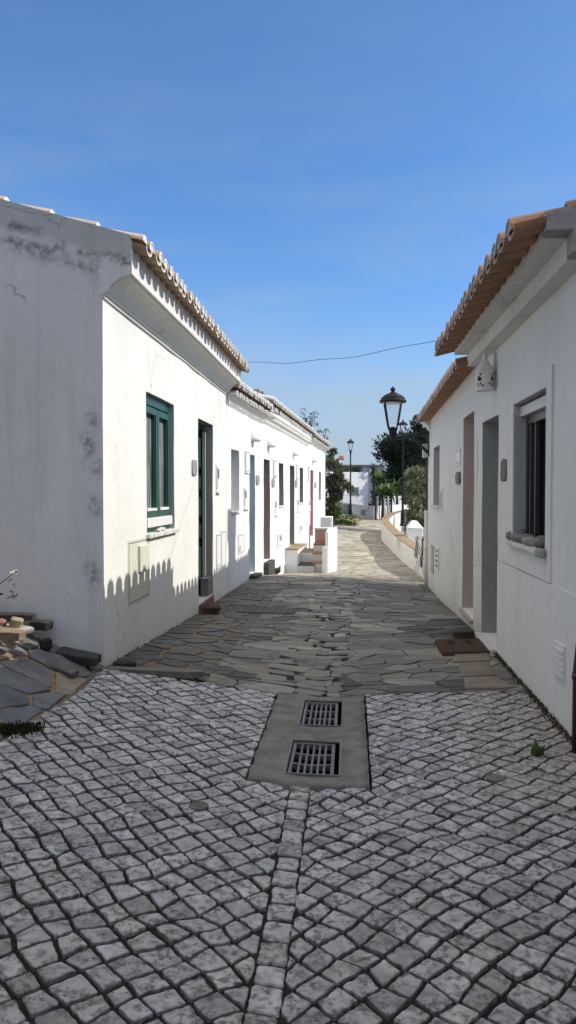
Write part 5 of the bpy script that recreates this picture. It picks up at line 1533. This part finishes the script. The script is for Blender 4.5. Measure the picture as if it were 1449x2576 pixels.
def flower_plant():
    r = random.Random(21); x, y = -2.98, 5.75
    t = thing('flowering_weed', (x, y, gz(x, y)), 'wispy weed with small white buds at the left picture edge by the bench', 'weed')
    b = MB(); tips = []
    for k in range(9):
        e = Vector((x + r.uniform(-.3, .38), y + r.uniform(-.15, .1), gz(x, y) + r.uniform(.25, .62)))
        b.ring_tube([(x, y, gz(x, y) - .02), ((x * 1.6 + e.x * .4) / 2 * 1.0, (y + e.y) / 2, lerp(gz(x, y), e.z, .6)), e], [.006, .005, .003], 5); tips.append(e)
    b.build('stem', M['weed'], t, attr='col')
    b = MB()
    for e in tips:
        for q in range(8): leaf(b, e - Vector((0, 0, r.random() * .25)), rvec(r) + Vector((0, 0, .3)), rvec(r), .07, .012, .1, (r.random(),) * 3)
    b.build('leaves', M['weed'], t, attr='col', fixn=False)
    b = MB()
    for e in tips:
        for q in range(7): leaf(b, e + rvec(r) * .02, rvec(r), rvec(r), .03, .012, .1, (1, 1, 1))
    b.build('blossom', M['flower'], t, attr='col', fixn=False)
flower_plant()

# ================================================================= lamps
def lamp_head(t, c, sc):
    """lantern of about 1 m: dome cap with finial, four raked bars, clear panes, socket"""
    def L_(prof): return [(r_ * sc, z * sc) for r_, z in prof]
    b = MB(); b.lathe(c, L_([(.05, 0), (.06, .03), (.085, .17), (.10, .20), (.085, .225), (.05, .235), (.03, .25)]), 14); b.build('socket', M['lampblack'], t)
    b = MB(); b.lathe(c, L_([(.255, .725), (.268, .735), (.268, .765), (.235, .80), (.235, .825), (.19, .85), (.185, .865), (.12, .90), (.06, .925), (.045, .94), (.03, .955), (.06, .985), (.055, .995), (.025, 1.03), (.006, 1.05)]), 20); b.build('cap', M['lampblack'], t)
    for k in range(4):
        a = math.pi / 2 * k + math.pi / 4 + YAW * 0
        ca_, sa = math.cos(a), math.sin(a)
        q = MB(); q.ring_tube([(c[0] + ca_ * r_ * sc, c[1] + sa * r_ * sc, c[2] + z * sc) for r_, z in ((.075, .19), (.11, .225), (.135, .28), (.235, .73))], .019 * sc, 6); q.build('bar', M['lampblack'], t, smooth=True)
    b = MB(); n = 4; lo = [b.vert((c[0] + .125 * sc * math.cos(math.pi / 2 * k + math.pi / 4), c[1] + .125 * sc * math.sin(math.pi / 2 * k + math.pi / 4), c[2] + .29 * sc)) for k in range(4)]
    hi = [b.vert((c[0] + .225 * sc * math.cos(math.pi / 2 * k + math.pi / 4), c[1] + .225 * sc * math.sin(math.pi / 2 * k + math.pi / 4), c[2] + .722 * sc)) for k in range(4)]
    for k in range(4): b.face((lo[k], lo[(k + 1) % 4], hi[(k + 1) % 4], hi[k]))
    b.build('glass', M['greenglass'], t, fixn=False)
    b = MB(); b.lathe((c[0], c[1], c[2] + .70 * sc), L_([(.16, 0), (.20, .012), (.20, .024)]), 14); b.build('reflector', M['whitepaint'], t)
def bracket_lamp():
    Y = 15.95; c = at_y(988, 1105, Y)
    t = thing('bracket_lamp', c, 'big black lantern on a bracket from the right house end', 'street lamp')
    lamp_head(t, (c.x, c.y, c.z), 1.03)
    a = at_y(1083, 1092, Y); a.x = RA + RB * Y + .0
    b = MB(); b.ring_tube([(c.x - .05, Y, c.z + .02), ((c.x + a.x) / 2, Y, c.z + .06), (a.x, Y, c.z + .14)], [.045, .042, .048], 8); b.ring_tube([(c.x + .38, Y, c.z + .06), (a.x, Y, c.z - .30)], .032, 8)
    b.box((a.x - .02, Y - .05, c.z - .36), (a.x - .003, Y + .05, c.z + .26)); b.build('bracket', M['bracket'], t)
bracket_lamp()
def post_lamp(x, ytop, Y, H, label):
    p = at_y(x, ytop, Y); zb = gz(p.x, Y) - .05 if p.x < 1.9 else .1
    t = thing('street_lamp', (p.x, Y, zb), label, 'street lamp', 'black lamp posts along the lane')
    sc = .80
    hz = p.z - 1.05 * sc
    lamp_head(t, (p.x, Y, hz), sc)
    b = MB(); b.lathe((p.x, Y, zb), [(.13, 0), (.13, .06), (.10, .12), (.095, .55), (.075, .62), (.055, .70), (.045, 1.4), (.036, hz - zb - .06), (.055, hz - zb - .03), (.05, hz - zb + .02)], 12); b.build('post', M['lampblack'], t)
post_lamp(882, 1103, 43.4, 4.7, 'black lamp post standing in front of the white back house')
post_lamp(1014, 1055, 34.5, 4.7, 'taller looking black lamp post beside the curved garden wall')
post_lamp(1001, 1138, 58, 4.7, 'most distant black lamp post seen against the dark tree')
# overhead cable
pa = Vector((XL + .42, 13.0, 3.80)); pb = Vector((XR - .47, 9.22, 3.40))
b = MB(); path = []
for k in range(25):
    t_ = k / 24; p = pa.lerp(pb, t_); p.z -= .10 * 4 * t_ * (1 - t_) - .012 * math.sin(t_ * 17); path.append(p)
b.ring_tube(path, .0036, 5)
tag(b.build('overhead_cable', M['wire'], None, smooth=True), 'thin dark cable strung across the lane from eave to eave', 'cable')

# ================================================================= right side beyond the houses
def curved_wall():
    t = thing('garden_wall', (1.6, 25, -.5), 'low curved white garden wall with tan stone coping and a rust stain', 'wall')
    ctl = [(1.66, 17.0), (1.68, 18.6), (1.69, 21), (1.64, 24), (1.55, 27.5), (1.43, 30.5), (1.34, 32.3), (1.36, 33.4), (1.56, 34.4), (1.95, 35.3), (2.5, 36.2)]
    tops = [.06, .06, .05, .03, .07, .20, .34, .41, .55, .68, .76]
    path = []
    for k in range(len(ctl) - 1):
        for j in range(6):
            f = j / 6
            p0 = ctl[max(0, k - 1)]; p1 = ctl[k]; p2 = ctl[k + 1]; p3 = ctl[min(len(ctl) - 1, k + 2)]
            cr = lambda a, b_, c, d: .5 * ((2 * b_) + (-a + c) * f + (2 * a - 5 * b_ + 4 * c - d) * f * f + (-a + 3 * b_ - 3 * c + d) * f ** 3)
            path.append((cr(p0[0], p1[0], p2[0], p3[0]), cr(p0[1], p1[1], p2[1], p3[1]), lerp(tops[k], tops[k + 1], f)))
    path.append((*ctl[-1], tops[-1]))
    b = MB(); c = MB(); rows = []; crow = []
    W_ = .36
    for k, (x, y, z) in enumerate(path):
        q = path[min(k + 1, len(path) - 1)]; p = path[max(k - 1, 0)]
        d = Vector((q[0] - p[0], q[1] - p[1])).normalized(); nx, ny = d.y, -d.x
        wob = ns((x, y, 0), 1.1) * .02
        z += ns((x, y, 5), 1.5) * .02
        st_ = [(0, 0, 0)] * 10
        rust = math.exp(-((y - 25.9) / .35) ** 2) + math.exp(-((y - 25.1) / .2) ** 2)
        row = []
        for i, (o_, zz) in enumerate(((0, -1.2), (0, -.45), (0, -.25), (0, -.1), (.0, z - .05), (.02, z - .005), (W_ - .02, z - .005), (W_, z - .05), (W_, -1.2))):
            s_ = (0, 0, 0)
            if i == 4 or i == 5: s_ = (0, rust * 1.0, 0)
            if i == 3: s_ = (0, rust * .8, 0)
            if i == 2: s_ = (0, rust * .4, 0)
            row.append(b.vert((x + nx * (o_ + wob), y + ny * (o_ + wob), zz), s_))
        rows.append(row)
        crow.append([c.vert((x + nx * o_, y + ny * o_, zz + ns((x * 3, y * 3, o_ * 9), 1) * .012)) for o_, zz in ((.015, z), (.01, z + .03), (W_ * .5, z + .036), (W_ - .02, z + .03), (W_ - .015, z))])
    for a_, c_ in zip(rows, rows[1:]):
        for i in range(len(a_) - 1): b.face((a_[i], c_[i], c_[i + 1], a_[i + 1]))
    b.face(rows[0]); b.face(rows[-1][::-1])
    for a_, c_ in zip(crow, crow[1:]):
        for i in range(4): c.face((a_[i], c_[i], c_[i + 1], a_[i + 1]))
    c.face(crow[0]); c.face(crow[-1][::-1])
    b.build('wall', M['rustwall'], t, attr='stain', smooth=False)
    c.build('coping', M['tanstone'], t)
    b = MB()
    rr = random.Random(6)
M['rustwall'] = plaster('garden_wall_plaster', (0.78, 0.765, 0.72), warm=(.6, .5, .3))
curved_wall()
def pillar():
    Y = 26.6
    a, c = at_y(1021, 1350, Y), at_y(1061, 1350, Y)
    t = thing('white_oven', (lerp(a.x, c.x, .5), Y, -.6), 'white plastered garden oven with a peaked hood behind the low wall', 'oven')
    b = MB(); x0, x1 = max(a.x, 2.03), c.x + .05; zt = at_y(1040, 1310, Y).z
    x0 = a.x + .06
    b.box((x0, Y, -1), (x1, Y + .7, .35)); b.build('body', M['white'], t, attr='stain', bev=.05)
    b = MB(); xm = lerp(x0, x1, .45)
    P0 = [(x0 - .02, Y - .02, .352), (x1 + .02, Y - .02, .352), (x1 + .02, Y + .72, .352), (x0 - .02, Y + .72, .352)]
    P1 = [(x0 + .02, Y + .05, .43), (x1 - .0, Y + .05, .38), (x1, Y + .65, .38), (x0 + .02, Y + .65, .43)]
    P2 = [(xm - .08, Y + .2, zt), (xm + .1, Y + .2, zt - .01), (xm + .1, Y + .5, zt - .01), (xm - .08, Y + .5, zt)]
    I = [[b.vert(p) for p in P] for P in (P0, P1, P2)]
    for A, B in zip(I, I[1:]):
        for k in range(4): b.face((A[k], A[(k + 1) % 4], B[(k + 1) % 4], B[k]))
    b.face(I[0][::-1]); b.face(I[2]); b.build('hood', M['white'], t, attr='stain', bev=.03)
pillar()
def rack():
    Y = 16.6
    t = thing('drying_rack', (1.50, Y, gz(1.5, Y)), 'folding metal drying rack leaning at the right house corner', 'drying rack')
    zg = gz(1.5, Y); b = MB(); F = lambda x, y, z: Vector((x, Y + y, zg + z))
    for y in (0, .5):
        b.ring_tube([F(1.40, y, 0), F(1.50, y, .55), F(1.60, y, .98)], .011, 6); b.ring_tube([F(1.66, y, 0), F(1.55, y, .55), F(1.43, y, .95)], .011, 6)
    b.build('legs', M['alu'], t, smooth=True)
    b = MB()
    for x, z in ((1.42, .95), (1.49, .96), (1.56, .97), (1.62, .98)): b.ring_tube([F(x, 0, z), F(x, .5, z)], .007, 5)
    b.ring_tube([F(1.40, 0, .95), F(1.64, 0, .98)], .008, 5); b.ring_tube([F(1.40, .5, .95), F(1.64, .5, .98)], .008, 5); b.build('rails', M['alu'], t, smooth=True)
    for k, (x, l, lab) in enumerate(((1.47, .42, 'lighter grey towel hung short on the drying rack'), (1.585, .62, 'darker grey towel hung long on the drying rack'))):
        q = MB(); cols = 7
        V = []
        for j in range(9):
            row = []
            for i in range(cols):
                f = i / (cols - 1); u = j / 8
                z = .99 - l * max(0, u - .1) / .9 - .05 * math.sin(f * 3.1) * u; x_ = x - .05 * u + .018 * math.sin(f * 11 + k) * (u + .2)
                row.append(q.vert(F(x_, -.02 + .40 * f * (1 - .25 * u), z)))
            V.append(row)
        for j in range(8):
            for i in range(cols - 1): q.face((V[j][i], V[j][i + 1], V[j + 1][i + 1], V[j + 1][i]))
        o = q.build('towel', M['cloth_gray'] if k == 0 else rough_mat('dark_gray_towel', (.10, .10, .12), (.15, .15, .17), 15, .95), None, smooth=True, fixn=False); tag(o, lab, 'towel', 'towels drying')
rack()

# ================================================================= background
def block(name, x0, x1, y0, y1, z0, z1, mat, parent=None, rot=0, bev=0.02):
    b = MB(); cx, cy = x0, y0
    ca_, sa = math.cos(rot), math.sin(rot)
    b.box((x0, y0, z0), (x1, y1, z1), fn=lambda x, y, z: (cx + (x - cx) * ca_ - (y - cy) * sa, cy + (x - cx) * sa + (y - cy) * ca_, z))
    return b.build(name, mat, parent, attr='stain', bev=bev)
def back_house():
    Y = 48; a = at_y(820, 1187, Y); c = at_y(946, 1187, Y)
    t = thing('white_house', (a.x, Y, 0), 'flat roofed white house closing the end of the lane', 'house', 'white plastered houses')
    block('wall', a.x - 2, c.x, Y, Y + 7, -.2, a.z, M['backw'], t)
    p, q = at_y(893, 1227, Y), at_y(914, 1244, Y)
    b = MB(); b.box((p.x - .08, Y - .05, q.z - .06), (q.x + .08, Y - .003, p.z + .06)); wo = b.build('window', M['j_gray'], t)
    b = MB(); b.box((p.x, Y - .06, q.z), (q.x, Y - .0501, p.z)); b.build('pane', M['plaque'], wo)
    p, q = at_y(832, 1230, Y), at_y(850, 1240, Y)
    b = MB(); b.box((p.x, Y - .05, q.z), (q.x, Y - .003, p.z)); b.build('window', M['j_mid'], t)
    p, q = at_y(929, 1195, Y), at_y(935, 1201, Y)
    b = MB(); b.box((p.x, Y - .06, q.z), (q.x, Y - .003, p.z)); b.build('vent', M['j_mid'], t)
    for k in range(6):
        z = a.z - 1.45 - .16 * k
        b = MB(); b.box((a.x - 1.9, Y - .018, z), (c.x - .02, Y - .003, z + .13)); o = b.build('cladding_board', M['backw'], t, attr='stain')
    t.rotation_euler.z = math.radians(31)
    # roof hedge
    r = random.Random(2)
    for lab, x0, x1 in (('long planted hedge on the flat roof of the back house', 848, 872), ('short planted hedge on the flat roof near the lamp post', 888, 906)):
        h = MB()
        for k in range(26):
            pt_ = at_y(r.uniform(x0, x1), r.uniform(1176, 1186), Y + 2 + r.random()); clump(h, pt_, (.18, .18, .12), 40, .10, .03, r, .3)
        tag(h.build('roof_hedge', M['shrub'], None, attr='col', fixn=False), lab, 'hedge', 'hedges on the flat roof')
M['backw'] = plaster('back_house_plaster', (0.84, 0.84, 0.84), var=.04)
back_house()
def far_blocks():
    Y = 64; a, c = at_y(845, 1171, Y), at_y(950, 1171, Y)
    t = thing('white_house', (a.x, Y, 0), 'long low house whose grey parapet shows above the back house', 'house', 'white plastered houses')
    block('wall', a.x - 1, c.x + .6, Y, Y + 6, 0, a.z - .12, M['j_mid'], t); block('parapet', a.x - 1, c.x + .6, Y - .15, Y + 6, a.z - .118, a.z + .06, M['plaque_l'], t)
    for x0, x1, m in ((905, 925, M['backw']), (929, 938, M['backw'])):
        p, q = at_y(x0, 1176, Y), at_y(x1, 1189, Y); b = MB(); b.box((p.x, Y - .1, q.z), (q.x, Y - .002, p.z)); b.build('window', M['j_blue'] if x0 == 905 else m, t, attr='stain')
    Y = 72; a, c = at_y(826, 1150, Y), at_y(851, 1150, Y)
    t = thing('white_house', (a.x, Y, 0), 'distant white house with a patch of red tiles above the bush', 'house', 'white plastered houses')
    block('wall', a.x - 1.5, c.x - .35, Y, Y + 5, 0, at_y(830, 1143, Y).z, M['j_mid'], t); block('annex', c.x - .348, c.x + .15, Y + .3, Y + 5, 0, at_y(830, 1151, Y).z, M['white'], t)
    p = at_y(853, 1157, Y); b = MB(); b.box((p.x - .05, Y - .2, p.z), (p.x + .45, Y + .28, p.z + .05)); b.poly([(p.x - .05, Y - .2, p.z + .051), (p.x + .45, Y - .2, p.z + .051), (p.x + .40, Y + .28, p.z + .40), (p.x, Y + .28, p.z + .40)]); b.build('roof', rough_mat('far_red_tile', (.30, .07, .05), (.36, .10, .07), 9, .9), t)
far_blocks()
def back_walls():
    Y = 44.6
    a, c = at_y(838, 1264, Y), at_y(946, 1264, Y)
    t = thing('boundary_wall', (a.x, Y, 0), 'grey shaded boundary wall with a dark door below the back house', 'wall', 'walls at the end of the lane')
    b = MB(); zt0, zt1 = at_y(850, 1262, Y).z, at_y(946, 1274, Y).z
    V = [(a.x, Y, -.3), (c.x, Y, -.3), (c.x, Y, zt1), (a.x, Y, zt0)]; V2 = [(x, Y + .25, z) for x, y, z in V]
    b.poly(V); b.poly(V2[::-1])
    for k in range(4): b.poly([V[k], V2[k], V2[(k + 1) % 4], V[(k + 1) % 4]])
    b.build('wall', M['graywall'], t, attr='stain')
    p, q = at_y(864, 1268, Y), at_y(885, 1308, Y)
    b = MB(); b.box((p.x, Y - .06, -.1), (q.x, Y - .003, p.z)); do = b.build('door', M['j_gray'], t, attr='stain')
    b = MB(); b.box((lerp(p.x, q.x, .52), Y - .075, -.1), (q.x - .05, Y - .0605, p.z - .06)); b.build('leaf', M['plaque'], do)
    b = MB(); b.box((q.x + .003, Y - .08, -.1), (q.x + .07, Y - .003, p.z + .02)); b.build('door_post', M['white'], do, attr='stain')
    p, q = at_y(908, 1282, Y), at_y(920, 1296, Y); b = MB(); b.box((p.x, Y - .03, q.z), (q.x, Y - .003, p.z)); b.build('meter_cabinet', M['plaque_l'], t)
    # sunlit garden wall, set at a slant so the sun rakes it
    x0 = c.x + .0; 
    t = thing('boundary_wall', (x0, 43.5, 0), 'bright white garden wall catching the sun beside the metal gate', 'wall', 'walls at the end of the lane')
    pts = [(at_y(946, 1275, 44.5), 1.0), (at_y(975, 1275, 46.6), 1.0)]
    b = MB()
    def slant(x0, y0, x1, y1, z1, th=.2):
        d = Vector((x1 - x0, y1 - y0)).normalized(); n_ = Vector((d.y, -d.x))
        A = [(x0, y0), (x1, y1), (x1 - n_.x * th, y1 - n_.y * th), (x0 - n_.x * th, y0 - n_.y * th)]
        i0 = [b.vert((x, y, -.4)) for x, y in A]; i1 = [b.vert((x, y, z1)) for x, y in A]
        b.face(i0[::-1]); b.face(i1)
        for k in range(4): b.face((i0[k], i0[(k + 1) % 4], i1[(k + 1) % 4], i1[k]))
    s0, s1 = at_y(946, 1273, 43.4), at_y(974, 1273, 45.4)
    slant(s0.x, 43.4, s1.x, 45.4, s0.z)
    b.build('wall', M['white'], t, attr='stain')
    t = thing('boundary_wall', (3, 47, 0), 'tall white panelled wall behind the thin dark posts', 'wall', 'walls at the end of the lane')
    b = MB(); s0, s1 = at_y(947, 1248, 47), at_y(1060, 1248, 49.5); slant(s0.x, 47, s1.x, 49.5, s0.z); b.build('wall', M['white'], t, attr='stain')
    t = thing('boundary_wall', (3, 43, 0), 'white garden wall between the metal gate and the lamp post', 'wall', 'walls at the end of the lane')
    b = MB(); s0, s1 = at_y(986, 1270, 43), at_y(1045, 1270, 45.2); slant(s0.x, 43, s1.x, 45.2, s0.z); b.build('wall', M['white'], t, attr='stain')
    # gate
    Yg = 43.2; p, q = at_y(967, 1254, Yg), at_y(984, 1310, Yg)
    t = thing('garden_gate', (p.x, Yg, 0), 'narrow white barred metal gate at the end of the lane', 'gate')
    b = MB(); W_ = q.x - p.x
    for k in range(3): b.box((p.x + W_ * k / 2 - .02, Yg, 0), (p.x + W_ * k / 2 + .02, Yg + .04, p.z))
    for z in (.25, .62, 1.0, p.z - .06): b.box((p.x + .021, Yg + .003, z), (q.x - .021, Yg + .037, z + .04))
    b.build('frame', M['whitepaint'], t)
    b = MB()
    for k in range(4):
        f = (k + .5) / 4; b.box((p.x + W_ * f - .008, Yg + .01, .1), (p.x + W_ * f + .008, Yg + .03, p.z - .07))
    b.build('bars', M['iron'], t)
    for k, (x, yt, Y_) in enumerate(((945.5, 1243, 43.3), (973, 1240, 46.4), (985, 1238, 42.9), (1016, 1250, 46.8))):
        p = at_y(x, yt, Y_); b = MB(); b.ring_tube([(p.x, Y_, 0), (p.x, Y_, p.z)], .045, 8)
        if k == 0: b.ring_tube([(p.x, Y_, p.z - .25), (p.x - .52, Y_, p.z - .95)], .015, 5)
        tag(b.build('fence_post', M['lampblack'], None), ('thin dark post with a slanting stay at the corner of the grey wall', 'thin dark post standing behind the sunlit wall', 'thin dark post right of the metal gate', 'thin dark post right of the far lamp posts')[k], 'post', 'thin dark posts on the garden walls')
M['graywall'] = plaster('shaded_boundary_plaster', (.74, .73, .70))
back_walls()
